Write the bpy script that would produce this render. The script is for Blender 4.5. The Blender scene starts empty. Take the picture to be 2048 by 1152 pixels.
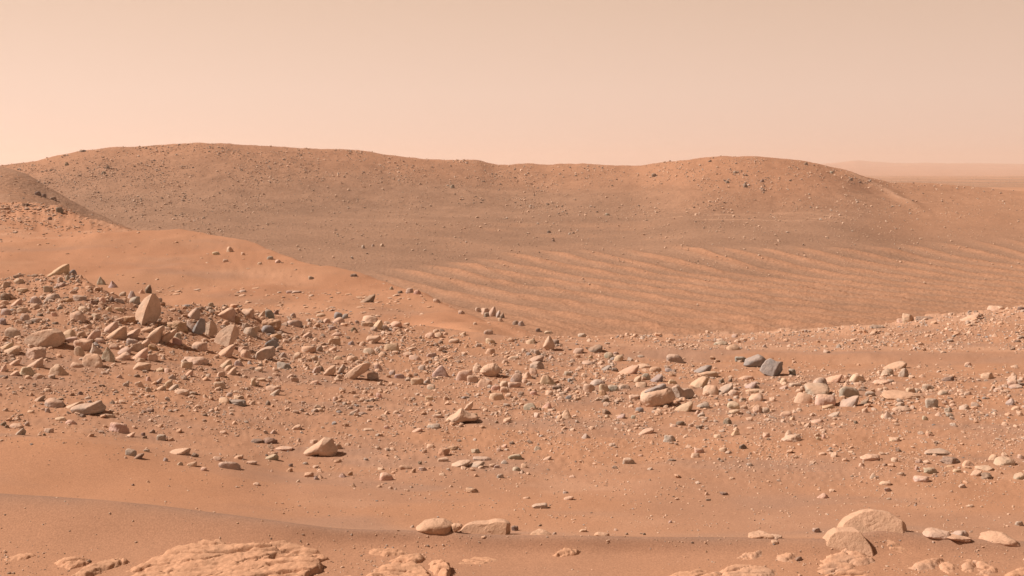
import bpy, math, random
import numpy as np

# ------------------------------------------------------------------ camera, sky, sun, exposure
F, UC, VH, CZ = 2196.0, 1024.0, 345.0, 2.4      # focal length in photo pixels, centre column, horizon row, eye height
scene = bpy.context.scene
cam = bpy.data.cameras.new("camera")
cam_ob = bpy.data.objects.new("camera", cam)
scene.collection.objects.link(cam_ob)
cam_ob.location = (0, 0, CZ)
cam_ob.rotation_euler = (math.radians(90), 0, 0)
cam.sensor_width = 36.0
cam.lens = F / 2048 * 36.0
cam.shift_y = -(576 - VH) / 2048
cam.clip_start, cam.clip_end = 0.1, 60000
scene.camera = cam_ob

world = bpy.data.worlds.new("World")
scene.world = world
world.use_nodes = True
nt = world.node_tree
for n_ in list(nt.nodes):
    nt.nodes.remove(n_)
W_out = nt.nodes.new("ShaderNodeOutputWorld")
W_bg = nt.nodes.new("ShaderNodeBackground")
W_tc = nt.nodes.new("ShaderNodeTexCoord")
W_sep = nt.nodes.new("ShaderNodeSeparateXYZ")
nt.links.new(W_tc.outputs["Generated"], W_sep.inputs[0])
W_ramp = nt.nodes.new("ShaderNodeValToRGB")       # dusty sky: pale at the horizon, browner overhead
nt.links.new(W_sep.outputs["Z"], W_ramp.inputs[0])
cr = W_ramp.color_ramp
stops = [(0.0, (0.885, 0.61, 0.485)), (0.025, (0.90, 0.635, 0.505)), (0.07, (0.885, 0.635, 0.505)),
         (0.155, (0.79, 0.553, 0.415)), (0.42, (0.30, 0.205, 0.152)), (1.0, (0.14, 0.095, 0.075))]
cr.elements[0].position, cr.elements[0].color = stops[0][0], stops[0][1] + (1,)
cr.elements[1].position, cr.elements[1].color = stops[1][0], stops[1][1] + (1,)
for p_, c_ in stops[2:]:
    e_ = cr.elements.new(p_); e_.color = c_ + (1,)
W_mr = nt.nodes.new("ShaderNodeMapRange")         # brighter towards the sun's side
nt.links.new(W_sep.outputs["X"], W_mr.inputs["Value"])
W_mr.inputs["From Min"].default_value, W_mr.inputs["From Max"].default_value = -1.0, 1.0
W_mr.inputs["To Min"].default_value, W_mr.inputs["To Max"].default_value = 1.10, 0.82
W_mul = nt.nodes.new("ShaderNodeVectorMath"); W_mul.operation = 'SCALE'
nt.links.new(W_ramp.outputs["Color"], W_mul.inputs[0])
nt.links.new(W_mr.outputs[0], W_mul.inputs["Scale"])
nt.links.new(W_mul.outputs[0], W_bg.inputs["Color"])
W_bg.inputs["Strength"].default_value = 0.707
nt.links.new(W_bg.outputs[0], W_out.inputs["Surface"])

sun = bpy.data.lights.new("sun", 'SUN')
sun.energy, sun.angle, sun.color = 5.0, math.radians(0.5), (1.0, 0.90, 0.80)
sun_ob = bpy.data.objects.new("sun", sun)
scene.collection.objects.link(sun_ob)
from mathutils import Vector
SUN_DIR = Vector((-0.70, 0.03, 0.68))
sun_ob.rotation_euler = SUN_DIR.to_track_quat('Z', 'Y').to_euler()
scene.view_settings.view_transform = 'Standard'
scene.view_settings.look = 'None'
scene.view_settings.exposure = 0.5
scene.view_settings.gamma = 1.0
scene.view_settings.use_curve_mapping = False
try:
    scene.cycles.use_denoising = True
    scene.cycles.max_bounces = 6
    scene.cycles.volume_bounces = 1
except Exception:
    pass

# ------------------------------------------------------------------ noise and interpolation
rng = np.random.RandomState(7)
PERM = np.tile(rng.permutation(256), 3).astype(np.int64)
GR = rng.normal(size=(256, 3)); GR /= np.linalg.norm(GR, axis=1)[:, None]


def pn(x, y, z=0.0):
    x, y, z = np.broadcast_arrays(np.asarray(x, float), np.asarray(y, float), np.asarray(z, float))
    xi, yi, zi = np.floor(x).astype(np.int64), np.floor(y).astype(np.int64), np.floor(z).astype(np.int64)
    fx, fy, fz = x - xi, y - yi, z - zi
    u, v, w = [t * t * t * (t * (t * 6 - 15) + 10) for t in (fx, fy, fz)]
    xi &= 255; yi &= 255; zi &= 255
    out = 0
    for dx in (0, 1):
        wx = u if dx else 1 - u
        for dy in (0, 1):
            wy = v if dy else 1 - v
            for dz in (0, 1):
                wz = w if dz else 1 - w
                g = GR[PERM[PERM[PERM[xi + dx] + yi + dy] + zi + dz]]
                out = out + wx * wy * wz * (g[..., 0] * (fx - dx) + g[..., 1] * (fy - dy) + g[..., 2] * (fz - dz))
    return out * 1.6


def fbm(x, y, z=0.0, octs=4, lac=2.03, gain=0.5):
    a, s, out = 1.0, 1.0, 0
    for i in range(octs):
        out = out + a * pn(np.asarray(x) * s + 17.3 * i, np.asarray(y) * s + 5.1 * i, np.asarray(z) * s + 9.7 * i)
        a *= gain; s *= lac
    return out


def pchip(xk, Yk, xq):
    """monotone cubic; xk (K,), Yk (K, ...), xq (Q,) -> (Q, ...)"""
    xk = np.asarray(xk, float); Yk = np.asarray(Yk, float); xq = np.asarray(xq, float)
    h = np.diff(xk); sh = (len(h),) + (1,) * (Yk.ndim - 1)
    d = np.diff(Yk, axis=0) / h.reshape(sh)
    m = np.zeros_like(Yk)
    if len(h) > 1:
        a, b = d[:-1], d[1:]
        w1, w2 = (2 * h[1:] + h[:-1]).reshape((-1,) + sh[1:]), (h[1:] + 2 * h[:-1]).reshape((-1,) + sh[1:])
        ok = a * b > 0
        m[1:-1] = np.where(ok, (w1 + w2) / (w1 / np.where(ok, a, 1) + w2 / np.where(ok, b, 1)), 0)
    m[0], m[-1] = d[0], d[-1]
    q = np.clip(xq, xk[0], xk[-1])
    i = np.clip(np.searchsorted(xk, q, side='right') - 1, 0, len(h) - 1)
    t = ((q - xk[i]) / h[i]).reshape((-1,) + sh[1:]); hh = h[i].reshape((-1,) + sh[1:])
    return (Yk[i] * (2 * t**3 - 3 * t**2 + 1) + m[i] * hh * (t**3 - 2 * t**2 + t) + Yk[i + 1] * (-2 * t**3 + 3 * t**2) + m[i + 1] * hh * (t**3 - t**2))


def smooth(a, b, x):
    t = np.clip((x - a) / (b - a), 0, 1)
    return t * t * (3 - 2 * t)


ALB = 0.77        # common scale of all base colours


def mesh_from(name, verts, faces, cols=None, smooth_shade=True):
    me = bpy.data.meshes.new(name)
    verts = np.asarray(verts, np.float32); faces = np.asarray(faces, np.int32)
    nf, k = faces.shape
    me.vertices.add(len(verts)); me.vertices.foreach_set('co', verts.ravel())
    me.loops.add(nf * k); me.loops.foreach_set('vertex_index', faces.ravel())
    me.polygons.add(nf)
    me.polygons.foreach_set('loop_start', np.arange(0, nf * k, k, dtype=np.int32))
    me.polygons.foreach_set('use_smooth', np.full(nf, smooth_shade))
    if cols is not None:
        at = me.attributes.new('albedo', 'FLOAT_COLOR', 'POINT')
        c = np.ones((len(verts), 4), np.float32); cols = np.asarray(cols); c[:, :3] = cols[:, :3] * ALB
        c[:, 3] = cols[:, 3] if cols.shape[1] == 4 else 0.85
        at.data.foreach_set('color', c.ravel())
    me.update(calc_edges=True)
    return me


def link(name, me, mat=None, label=None, cat=None, kind=None, group=None, parent=None, loc=None):
    o = bpy.data.objects.new(name, me)
    scene.collection.objects.link(o)
    if mat is not None and not me.materials:
        me.materials.append(mat)
    if label: o['label'] = label
    if cat: o['category'] = cat
    if kind: o['kind'] = kind
    if group: o['group'] = group
    if loc is not None: o.location = loc
    if parent is not None: o.parent = parent
    return o

# ------------------------------------------------------------------ materials
def nodes(m):
    m.use_nodes = True
    t = m.node_tree
    b = t.nodes["Principled BSDF"]
    b.inputs["Roughness"].default_value = 0.95
    b.inputs["Specular IOR Level"].default_value = 0.08
    return t, b


def noise_node(t, coord, scale, detail=4, rough=0.55, vec_scale=None):
    n = t.nodes.new("ShaderNodeTexNoise")
    n.inputs["Scale"].default_value = scale
    n.inputs["Detail"].default_value = detail
    n.inputs["Roughness"].default_value = rough
    src = coord
    if vec_scale:
        mp = t.nodes.new("ShaderNodeMapping")
        mp.inputs["Scale"].default_value = vec_scale
        t.links.new(coord, mp.inputs[0]); src = mp.outputs[0]
    t.links.new(src, n.inputs["Vector"])
    return n.outputs["Fac"]


def remap(t, v, a, b, c, d):
    m = t.nodes.new("ShaderNodeMapRange")
    t.links.new(v, m.inputs["Value"])
    for k, x in zip(("From Min", "From Max", "To Min", "To Max"), (a, b, c, d)):
        m.inputs[k].default_value = x
    return m.outputs[0]


def scale_col(t, col, fac):
    m = t.nodes.new("ShaderNodeVectorMath"); m.operation = 'SCALE'
    t.links.new(col, m.inputs[0]); t.links.new(fac, m.inputs["Scale"])
    return m.outputs[0]


def mult(t, a, b):
    m = t.nodes.new("ShaderNodeMath"); m.operation = 'MULTIPLY'
    t.links.new(a, m.inputs[0]); t.links.new(b, m.inputs[1])
    return m.outputs[0]


def ground_material(name, s1, s2, a1, a2, bump_d, bump_s, grit=None):
    """albedo attribute x blotches x grain, with a fine relief"""
    m = bpy.data.materials.new(name); t, b = nodes(m)
    at = t.nodes.new("ShaderNodeAttribute"); at.attribute_name = 'albedo'
    tc = t.nodes.new("ShaderNodeTexCoord"); P = tc.outputs["Object"]
    n1 = noise_node(t, P, s1, 5, 0.6); n2 = noise_node(t, P, s2, 2, 0.6)
    f = mult(t, remap(t, n1, 0.25, 0.75, 1 - a1, 1 + a1), remap(t, n2, 0.3, 0.7, 1 - a2, 1 + a2))
    col = scale_col(t, at.outputs["Color"], f)
    if grit:
        vo = t.nodes.new("ShaderNodeTexVoronoi"); vo.inputs["Scale"].default_value = grit
        t.links.new(P, vo.inputs["Vector"])
        sp = t.nodes.new("ShaderNodeSeparateColor"); t.links.new(vo.outputs["Color"], sp.inputs[0])
        col = scale_col(t, col, remap(t, sp.outputs[0], 0, 1, 0.90, 1.09))
    t.links.new(col, b.inputs["Base Color"])
    bp = t.nodes.new("ShaderNodeBump")
    bp.inputs["Strength"].default_value = bump_s; bp.inputs["Distance"].default_value = bump_d
    t.links.new(n2, bp.inputs["Height"])
    t.links.new(bp.outputs[0], b.inputs["Normal"])
    return m


M_near = ground_material("near_soil", 1.3, 95, 0.07, 0.10, 0.004, 0.55, 130)
M_mid = ground_material("hill_sand", 0.30, 16, 0.07, 0.09, 0.03, 0.6)
M_far = ground_material("crater_soil", 0.045, 1.6, 0.10, 0.09, 0.30, 0.7, 2.2)
M_plain = ground_material("plain_soil", 0.01, 0.12, 0.12, 0.10, 1.0, 0.4)


def rock_material(name, k=1.0, fine=75, mid=13, dust_amt=0.75, dust=(0.49, 0.300, 0.202, 1)):
    m = bpy.data.materials.new(name); t, b = nodes(m)
    at = t.nodes.new("ShaderNodeAttribute"); at.attribute_name = 'albedo'
    tc = t.nodes.new("ShaderNodeTexCoord"); P = tc.outputs["Object"]
    oi = t.nodes.new("ShaderNodeObjectInfo")
    ad = t.nodes.new("ShaderNodeVectorMath"); ad.operation = 'ADD'
    cx = t.nodes.new("ShaderNodeCombineXYZ")
    t.links.new(oi.outputs["Random"], cx.inputs[0]); t.links.new(oi.outputs["Random"], cx.inputs[2])
    sc = t.nodes.new("ShaderNodeVectorMath"); sc.operation = 'SCALE'; sc.inputs["Scale"].default_value = 50
    t.links.new(cx.outputs[0], sc.inputs[0]); t.links.new(P, ad.inputs[0]); t.links.new(sc.outputs[0], ad.inputs[1])
    P = ad.outputs[0]
    n1 = noise_node(t, P, mid * k, 5, 0.62); n2 = noise_node(t, P, fine * k, 4, 0.65)
    f = mult(t, remap(t, n1, 0.25, 0.75, 0.80, 1.18), remap(t, n2, 0.3, 0.7, 0.90, 1.10))
    col = scale_col(t, at.outputs["Color"], f)
    # dust lying on the upper faces and in patches
    ge = t.nodes.new("ShaderNodeNewGeometry"); sp = t.nodes.new("ShaderNodeSeparateXYZ")
    t.links.new(ge.outputs["Normal"], sp.inputs[0])
    n3 = noise_node(t, P, mid * 0.5 * k, 3, 0.5)
    dz = t.nodes.new("ShaderNodeMath"); dz.operation = 'ADD'
    t.links.new(remap(t, sp.outputs["Z"], -0.2, 0.95, -0.45, 0.55), dz.inputs[0])
    t.links.new(remap(t, n3, 0.3, 0.7, -0.05, 0.75), dz.inputs[1])
    mx = t.nodes.new("ShaderNodeMix"); mx.data_type = 'RGBA'
    t.links.new(col, mx.inputs[6]); mx.inputs[7].default_value = dust
    t.links.new(mult(t, remap(t, dz.outputs[0], 0.15, 0.9, 0.0, 1.0), at.outputs['Alpha']), mx.inputs[0])
    t.links.new(mx.outputs[2], b.inputs["Base Color"])
    bp = t.nodes.new("ShaderNodeBump"); bp.inputs["Strength"].default_value = 0.6; bp.inputs["Distance"].default_value = min(0.006 / k, 0.012)
    bp2 = t.nodes.new("ShaderNodeBump"); bp2.inputs["Strength"].default_value = 0.5; bp2.inputs["Distance"].default_value = min(0.03 / k, 0.035)
    t.links.new(n1, bp2.inputs["Height"]); t.links.new(n2, bp.inputs["Height"]); t.links.new(bp2.outputs[0], bp.inputs["Normal"])
    t.links.new(bp.outputs[0], b.inputs["Normal"])
    return m


M_rock = rock_material("weathered_rock")
M_rock_mid = rock_material("weathered_rock_hill", 0.3)
M_rock_far = rock_material("weathered_rock_crater", 0.05)
M_bed = rock_material("bedrock", 1.0, 60, 9, 0.85, (0.48, 0.262, 0.160, 1))

# ------------------------------------------------------------------ terrain sheets
class Sheet:
    """contours: list of lists of (u, v, z or Y); z below 20 in size with mode 'z' (height under the eye), else distance Y."""
    def __init__(self, contours, us, mode, px_rows, caps, hidden_rows=6):
        K = len(contours)
        self.us = np.asarray(us, float); nu = len(self.us)
        V = np.zeros((K, nu)); L = np.zeros((K, nu))
        for k, c in enumerate(contours):
            c = sorted(c)
            uk = [p[0] for p in c]
            vv = pchip(uk, [p[1] for p in c], self.us) if len(c) > 1 else np.full(nu, c[0][1])
            q = np.array([p[2] for p in c], float)
            if mode == 'z':
                q = np.array([-p[2] * F / (p[1] - VH) for p in c])
            yy = np.exp(pchip(uk, np.log(q), self.us)) if len(c) > 1 else np.full(nu, q[0])
            V[k], L[k] = vv, np.log(yy)
        for k in range(1, K):
            L[k] = np.maximum(L[k], L[k - 1] + 0.004)
        ts = [0.0]
        for k in range(K - 1):
            dv = np.median(np.abs(V[k + 1] - V[k]))
            n = int(np.clip(dv / px_rows, hidden_rows, caps))
            ts += list(k + np.arange(1, n + 1) / n)
        self.ts = np.array(ts)
        tk = np.arange(K)
        self.v0 = pchip(tk, V, self.ts)
        self.Y = np.exp(pchip(tk, L, self.ts))
        self.x = (self.us[None, :] - UC) / F * self.Y
        self.z = -(self.v0 - VH) / F * self.Y + CZ
        self.T = np.repeat(self.ts[:, None], nu, 1)
        self.U = np.repeat(self.us[None, :], len(self.ts), 0)

    def finish(self):
        self.v = VH - (self.z - CZ) * F / self.Y
        self.vmin = self.v.min(axis=0)

    def col(self, u):
        return int(np.clip(np.searchsorted(self.us, u), 1, len(self.us) - 1))

    def hit(self, u, v):
        j = self.col(u)
        a = (u - self.us[j - 1]) / (self.us[j] - self.us[j - 1])
        vc = self.v[:, j - 1] * (1 - a) + self.v[:, j] * a
        m = vc <= v
        if not m.any():
            return None
        i = int(np.argmax(m))
        if i == 0:
            return None
        Yc = self.Y[:, j - 1] * (1 - a) + self.Y[:, j] * a
        b = (v - vc[i - 1]) / (vc[i] - vc[i - 1] - 1e-9)
        Y = Yc[i - 1] * (1 - b) + Yc[i] * b
        return (u - UC) / F * Y, Y, CZ - (v - VH) / F * Y

    def ground(self, x, Y):
        u = x / max(Y, 0.1) * F + UC
        j = self.col(u)
        a = min(max((u - self.us[j - 1]) / (self.us[j] - self.us[j - 1]), 0), 1)
        z1 = np.interp(Y, self.Y[:, j - 1], self.z[:, j - 1]); z2 = np.interp(Y, self.Y[:, j], self.z[:, j])
        return z1 * (1 - a) + z2 * a

    def ground_many(self, x, Y):
        """bilinear-ish height for many points"""
        u = x / np.maximum(Y, 0.1) * F + UC
        j = np.clip(np.searchsorted(self.us, u), 1, len(self.us) - 1)
        a = np.clip((u - self.us[j - 1]) / (self.us[j] - self.us[j - 1]), 0, 1)
        out = np.zeros(len(x))
        for jj in np.unique(j):
            s = j == jj
            z1 = np.interp(Y[s], self.Y[:, jj - 1], self.z[:, jj - 1]); z2 = np.interp(Y[s], self.Y[:, jj], self.z[:, jj])
            out[s] = z1 * (1 - a[s]) + z2 * a[s]
        return out

    def mesh(self, name, cols):
        r, c = self.x.shape
        v = np.stack([self.x, self.Y, self.z], -1).reshape(-1, 3)
        i = np.arange(r * c).reshape(r, c)
        f = np.stack([i[:-1, :-1], i[:-1, 1:], i[1:, 1:], i[1:, :-1]], -1).reshape(-1, 4)
        return mesh_from(name, v, f, cols.reshape(-1, 3))


def ucols(step, lo=-700, hi=2750, a=-30, b=2078, coarse=24):
    return np.concatenate([np.arange(lo, a, coarse), np.arange(a, b, step), np.arange(b, hi + 1, coarse)])


# albedos
SAND = np.array((0.465, 0.240, 0.142)); SOIL = np.array((0.435, 0.234, 0.147)); GREY = np.array((0.30, 0.185, 0.135))
DUST = np.array((0.55, 0.315, 0.205)); BROWN = np.array((0.312, 0.179, 0.116)); ORANGE = np.array((0.45, 0.222, 0.128))


def lerp(a, b, t):
    return a + (b - a) * t[..., None]


RUB_V = [545, 600, 640, 670, 700, 730, 770, 810, 860, 900, 940, 980, 1020, 1060, 1110, 1160]
RUB = np.array([[1, .6, 0, 0, 0, 0, 0, 0, 0], [1, 1, .8, 0, 0, 0, 0, .3, .4], [.9, 1, 1, .9, .1, .2, .2, .45, .5],
                [.8, .9, 1, 1, .7, 1, .9, .7, .6], [.7, .5, .9, 1, .9, .35, .3, .3, .3], [.6, .2, .9, 1, 1, .7, .35, .25, .2],
                [.4, .6, .7, .8, 1, 1, 1, .8, .6], [.35, .6, .6, .6, .8, .9, .9, .8, .7], [.3, .4, .5, .5, .8, .7, .6, .5, .5],
                [.0, .08, .35, .5, .7, .6, .8, .7, .7], [.0, .01, .15, .35, .35, .3, .5, .5, .5], [.02, .03, .06, .12, .15, .15, .2, .25, .25],
                [0, .02, .05, .12, .15, .15, .15, .15, .15], [0, 0, 0, .05, .1, .1, .1, .1, .1], [.1, .05, .1, .2, .0, .0, .05, .12, .1],
                [.2, .05, .1, .25, .02, .03, .2, .25, .2]])


def rub(u, v):
    u = np.clip(np.asarray(u, float), 0, 2047.9) / 256.0
    k = np.interp(v, RUB_V, np.arange(len(RUB_V)))
    k = np.clip(k, 0, len(RUB_V) - 1.001)
    i, j = k.astype(int), np.clip(u.astype(int), 0, 7)
    a, b = k - i, u - j
    return (RUB[i, j] * (1 - a) * (1 - b) + RUB[i + 1, j] * a * (1 - b) + RUB[i, j + 1] * (1 - a) * b + RUB[i + 1, j + 1] * a * b)


# --- near ground: foreground ripples, rock field, left mound, sand drift, right rubble field
NC = [
    [(0, 8000, -2.5)],
    [(0, 1500, -2.46)],
    [(0, 1185, -2.43), (700, 1190, -2.44), (900, 1165, -2.43), (1250, 1160, -2.44), (1650, 1185, -2.45), (2048, 1190, -2.45)],
    [(0, 1100, -2.375), (300, 1100, -2.38), (560, 1092, -2.385), (760, 1092, -2.40), (900, 1106, -2.42), (1250, 1108, -2.43), (1650, 1122, -2.43), (1800, 1108, -2.42), (2048, 1118, -2.43)],
    [(-500, 940, -2.1), (0, 985, -2.20), (150, 997, -2.22), (300, 1010, -2.24), (450, 1028, -2.27), (600, 1047, -2.30), (680, 1056, -2.325), (760, 1059, -2.33), (830, 1061, -2.335), (880, 1058, -2.33), (950, 1068, -2.35), (1250, 1073, -2.36), (1500, 1075, -2.365), (1650, 1078, -2.365), (1700, 1072, -2.36), (1770, 1059, -2.335), (1840, 1068, -2.35), (1950, 1080, -2.37), (2048, 1084, -2.38), (2600, 1095, -2.4)],
    [(-500, 942, -2.2), (0, 986, -2.29), (300, 1010, -2.32), (600, 1046, -2.37), (760, 1056, -2.41), (950, 1064, -2.42), (1250, 1069, -2.43), (1650, 1073, -2.43), (1770, 1060, -2.41), (2048, 1080, -2.44), (2600, 1090, -2.45)],
    [(0, 935, -2.28), (300, 968, -2.36), (600, 1008, -2.45), (900, 1010, -2.5), (1250, 1010, -2.52), (2048, 1015, -2.52)],
    [(0, 872, -2.19), (150, 886, -2.23), (300, 913, -2.32), (450, 942, -2.40), (600, 967, -2.5), (900, 960, -2.55), (1250, 955, -2.57), (2048, 950, -2.55)],
    [(0, 862, -2.26), (150, 872, -2.31), (300, 880, -2.42), (450, 890, -2.50), (600, 900, -2.58), (900, 900, -2.62), (1250, 900, -2.64), (2048, 890, -2.6)],
    [(0, 800, -2.3), (300, 805, -2.42), (600, 815, -2.6), (900, 820, -2.7), (1250, 830, -2.75), (1650, 830, -2.75), (2048, 825, -2.7)],
    [(0, 740, -2.25), (300, 745, -2.4), (600, 755, -2.65), (900, 765, -2.8), (1250, 775, -2.88), (1650, 775, -2.9), (2048, 770, -2.85)],
    [(0, 670, -2.1), (300, 690, -2.3), (600, 700, -2.7), (900, 712, -2.95), (1250, 738, -3.02), (1650, 742, -3.05), (2048, 740, -3.0)],
    [(0, 610, -1.95), (150, 603, -1.9), (300, 645, -2.2), (450, 650, -2.38), (600, 665, -2.74), (900, 683, -3.05), (1100, 702, -3.13), (1250, 716, -3.16), (1650, 727, -3.18), (2048, 728, -3.16)],
    [(-500, 575, -1.9), (0, 558, -1.75), (100, 550, -1.7), (150, 550, -1.7), (200, 574, -1.82), (300, 608, -2.1), (430, 614, -2.27), (600, 636, -2.8), (750, 647, -2.95), (850, 652, -3.02), (950, 663, -3.03), (1100, 683, -3.06), (1250, 694, -3.085), (1500, 703, -3.10), (1650, 707, -3.10), (2048, 708, -3.09)],
    [(-500, 660, -3.3), (0, 640, -3.2), (300, 680, -3.6), (600, 670, -3.7), (850, 660, -3.45), (1000, 672, -3.3), (1100, 684, -3.25), (1250, 692, -3.22), (2048, 701, -3.2)],
    [(0, 700, -5.5), (300, 700, -5.5), (600, 690, -5), (850, 668, -4.1), (1000, 676, -3.75), (1250, 684, -3.6), (1650, 690, -3.5), (2048, 688, -3.4)],
    [(0, 760, -8), (600, 740, -7.5), (850, 700, -6), (1000, 676, -4.45), (1060, 673, -4.1), (1250, 672, -4.0), (1500, 669, -3.95), (1600, 661, -3.9), (1750, 651, -3.8), (1820, 640, -3.75), (1950, 627, -3.65), (2048, 613, -3.55), (2600, 560, -3.4)],
    [(0, 800, -11), (600, 780, -10), (1000, 720, -6.5), (1500, 730, -7), (2048, 690, -7)],
    [(0, 900, -22), (2048, 900, -22)],
]
N = Sheet(NC, ucols(3.0), 'z', 2.4, 60)
x_, y_, u_, v_ = N.x, N.Y, N.U, N.v0
gr = rub(u_, v_)
grs = smooth(0.02, 0.5, gr)
px = N.Y / F
lump = fbm(x_ * 0.55, y_ * 0.55, 0, 3)
N.z = N.z + 0.035 * lump * smooth(6.5, 9, y_) + grs * (0.013 * fbm(x_ * 2.6, y_ * 2.6, 3.0, 4, gain=0.62)) * smooth(7.5, 12, y_)
N.z = N.z + grs * 0.007 * fbm(x_ * 17, y_ * 17, 5.0, 2) + 0.0012 * fbm(x_ * 8, y_ * 22, 1.0, 2)
moundm = smooth(11.2, 13.2, N.T) * (1 - smooth(13.4, 14, N.T)) * (1 - smooth(500, 900, u_))
N.z = N.z + moundm * 0.05 * fbm(x_ * 4, y_ * 4, 8.0, 3)
# skyline of the right field: low ledges of bedrock
ledge = smooth(15.3, 16, N.T) * (1 - smooth(16.05, 16.5, N.T)) * smooth(1100, 1500, u_)
N.z = N.z + ledge * 0.10 * np.round(1.2 * fbm(x_ * 0.9, y_ * 0.5, 2.0, 3) * 2) / 2
N.finish()


def near_cols():
    T, u, v, x, y = N.T, N.U, N.v0, N.x, N.Y
    big = fbm(x * 0.35, y * 0.7, 4.0, 4)
    c = lerp(SOIL, SAND, smooth(-0.35, 0.45, big))
    c = lerp(c, DUST, smooth(0.1, 0.8, fbm(x * 1.1, y * 1.6, 11.0, 4)) * 0.35)
    # darker grey along the ripple crest, fading down the near face
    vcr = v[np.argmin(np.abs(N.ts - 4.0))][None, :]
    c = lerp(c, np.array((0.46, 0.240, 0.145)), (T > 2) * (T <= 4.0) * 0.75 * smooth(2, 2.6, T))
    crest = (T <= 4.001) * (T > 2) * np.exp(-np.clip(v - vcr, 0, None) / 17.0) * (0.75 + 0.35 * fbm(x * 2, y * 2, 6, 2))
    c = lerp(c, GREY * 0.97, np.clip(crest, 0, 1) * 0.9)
    c = lerp(c, DUST * 0.96, np.exp(-((T - 4.9) / 0.4) ** 2) * (T > 4.001) * 0.4)
    dr = np.exp(-((T - 12.9) / 0.35) ** 2) * smooth(950, 1200, u)
    c = lerp(c, GREY * 1.2, dr * 0.15)
    c = lerp(c, GREY * 1.15, smooth(0.05, 0.6, fbm(x * 0.5, y * 1.4, 21.0, 3)) * 0.45 * (T > 4) * (1 - moundm))
    c = lerp(c, DUST * 1.02, np.exp(-((T - 14.2) / 0.6) ** 2) * smooth(750, 900, u) * 0.6)
    c = lerp(c, ORANGE * 1.05, moundm * 0.45)
    c = lerp(c, DUST * 1.05, ledge * 0.8)
    # left dune body between the two crests
    c = lerp(c, np.array((0.47, 0.232, 0.13)), (T > 4.3) * (1 - smooth(7.0, 7.3, T)) * (1 - smooth(350, 750, u)) * 0.6)
    return c


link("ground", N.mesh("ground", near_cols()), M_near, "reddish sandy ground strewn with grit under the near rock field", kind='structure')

# --- sand hill behind the rock field
BC = [
    [(0, 940, -6.5)],
    [(-500, 720, -5.2), (0, 700, -5.2), (340, 690, -5.2), (560, 690, -5.2), (800, 690, -4.9), (960, 690, -4.5), (1110, 700, -4.6), (1300, 740, -5.4)],
    [(-500, 610, -4.6), (0, 600, -4.6), (340, 600, -4.65), (560, 620, -4.7), (800, 640, -4.55), (960, 664, -4.2), (1110, 692, -4.4), (1300, 735, -5.2)],
    [(-500, 550, -4.2), (0, 530, -4.1), (340, 520, -4.0), (560, 560, -4.4), (800, 602, -4.5), (960, 648, -4.3), (1110, 686, -4.35), (1300, 730, -5.1)],
    [(-500, 505, -3.8), (0, 485, -3.7), (100, 478, -3.6), (200, 468, -3.3), (340, 460, -3.15), (430, 469, -3.3), (500, 484, -3.55), (560, 507, -3.9), (640, 533, -4.2), (720, 551, -4.35), (800, 572, -4.5), (880, 600, -4.5), (960, 632, -4.4), (1040, 659, -4.35), (1110, 681, -4.3), (1300, 728, -5.0)],
    [(-500, 570, -5.6), (0, 560, -5.6), (340, 545, -5.4), (560, 600, -6.3), (800, 660, -6.6), (960, 700, -6.5), (1110, 740, -6.4), (1300, 780, -7)],
    [(0, 760, -16), (600, 780, -16), (1300, 900, -16)],
]
B = Sheet(BC, np.concatenate([np.arange(-700, -20, 24), np.arange(-20, 1180, 4.0)]), 'z', 2.6, 60)
fx = smooth(0.5, 1.5, B.T) * (1 - smooth(4.0, 4.6, B.T))
B.z = B.z + fx * (0.16 * fbm(B.x * 0.22, B.Y * 0.22, 7, 3) + 0.03 * fbm(B.x * 0.9, B.Y * 1.3, 9, 3))
outc = smooth(-0.1, 0.5, fbm(B.x * 0.18, B.Y * 0.22, 31, 2)) * smooth(330, 480, B.U) * (1 - smooth(800, 900, B.U)) * (1 - smooth(3.0, 3.5, B.T)) * smooth(0.9, 1.4, B.T)
B.z = B.z + outc * 0.035 * np.round(fbm(B.x * 0.8 + 0.5 * B.Y, B.Y * 0.9, 5, 3) * 3) / 2
B.finish()
cB = lerp(ORANGE * 0.98, SAND * 0.95, smooth(-0.4, 0.5, fbm(B.x * 0.12, B.Y * 0.2, 3, 4)))
cB = lerp(cB, GREY * 1.1, smooth(0.1, 0.7, fbm(B.x * 0.16 + 0.1 * B.Y, B.Y * 0.3, 14, 4)) * 0.35)
cB = lerp(cB, DUST, outc * 0.3)
cB = lerp(cB, ORANGE * 1.1, np.exp(-((B.T - 4) / 0.35) ** 2) * 0.7)
link("hill", B.mesh("hill", cB), M_mid, "smooth orange sand hill rising behind the rock field", kind='structure')

# --- outcrop spur and dark gravel ridge at the left
CC = [
    [(0, 620, 58)], [(-500, 520, 72), (0, 500, 74), (200, 487, 76), (500, 490, 78)],
    [(-500, 455, 90), (0, 452, 92), (200, 462, 90), (340, 480, 88), (500, 500, 88)],
    [(-500, 400, 108), (0, 409, 108), (60, 411, 108), (115, 414, 106), (135, 425, 104), (170, 437, 101), (220, 450, 97), (290, 463, 95), (340, 478, 93), (500, 520, 92)],
    [(-500, 470, 118), (0, 480, 118), (340, 540, 104), (500, 580, 102)], [(0, 620, 130)],
]
C1 = Sheet(CC, np.concatenate([np.arange(-700, -20, 24), np.arange(-20, 480, 3.0)]), 'Y', 2.0, 40)
fx = smooth(0.5, 1.5, C1.T) * (1 - smooth(3.1, 3.8, C1.T))
C1.z = C1.z + fx * (0.35 * fbm(C1.x * 0.1, C1.Y * 0.1, 7, 4) + 0.22 * np.round(fbm(C1.x * 0.25 + 0.1 * C1.Y, C1.Y * 0.3, 5, 3) * 3) / 2 * smooth(1.6, 2.6, C1.T))
C1.finish()
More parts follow.
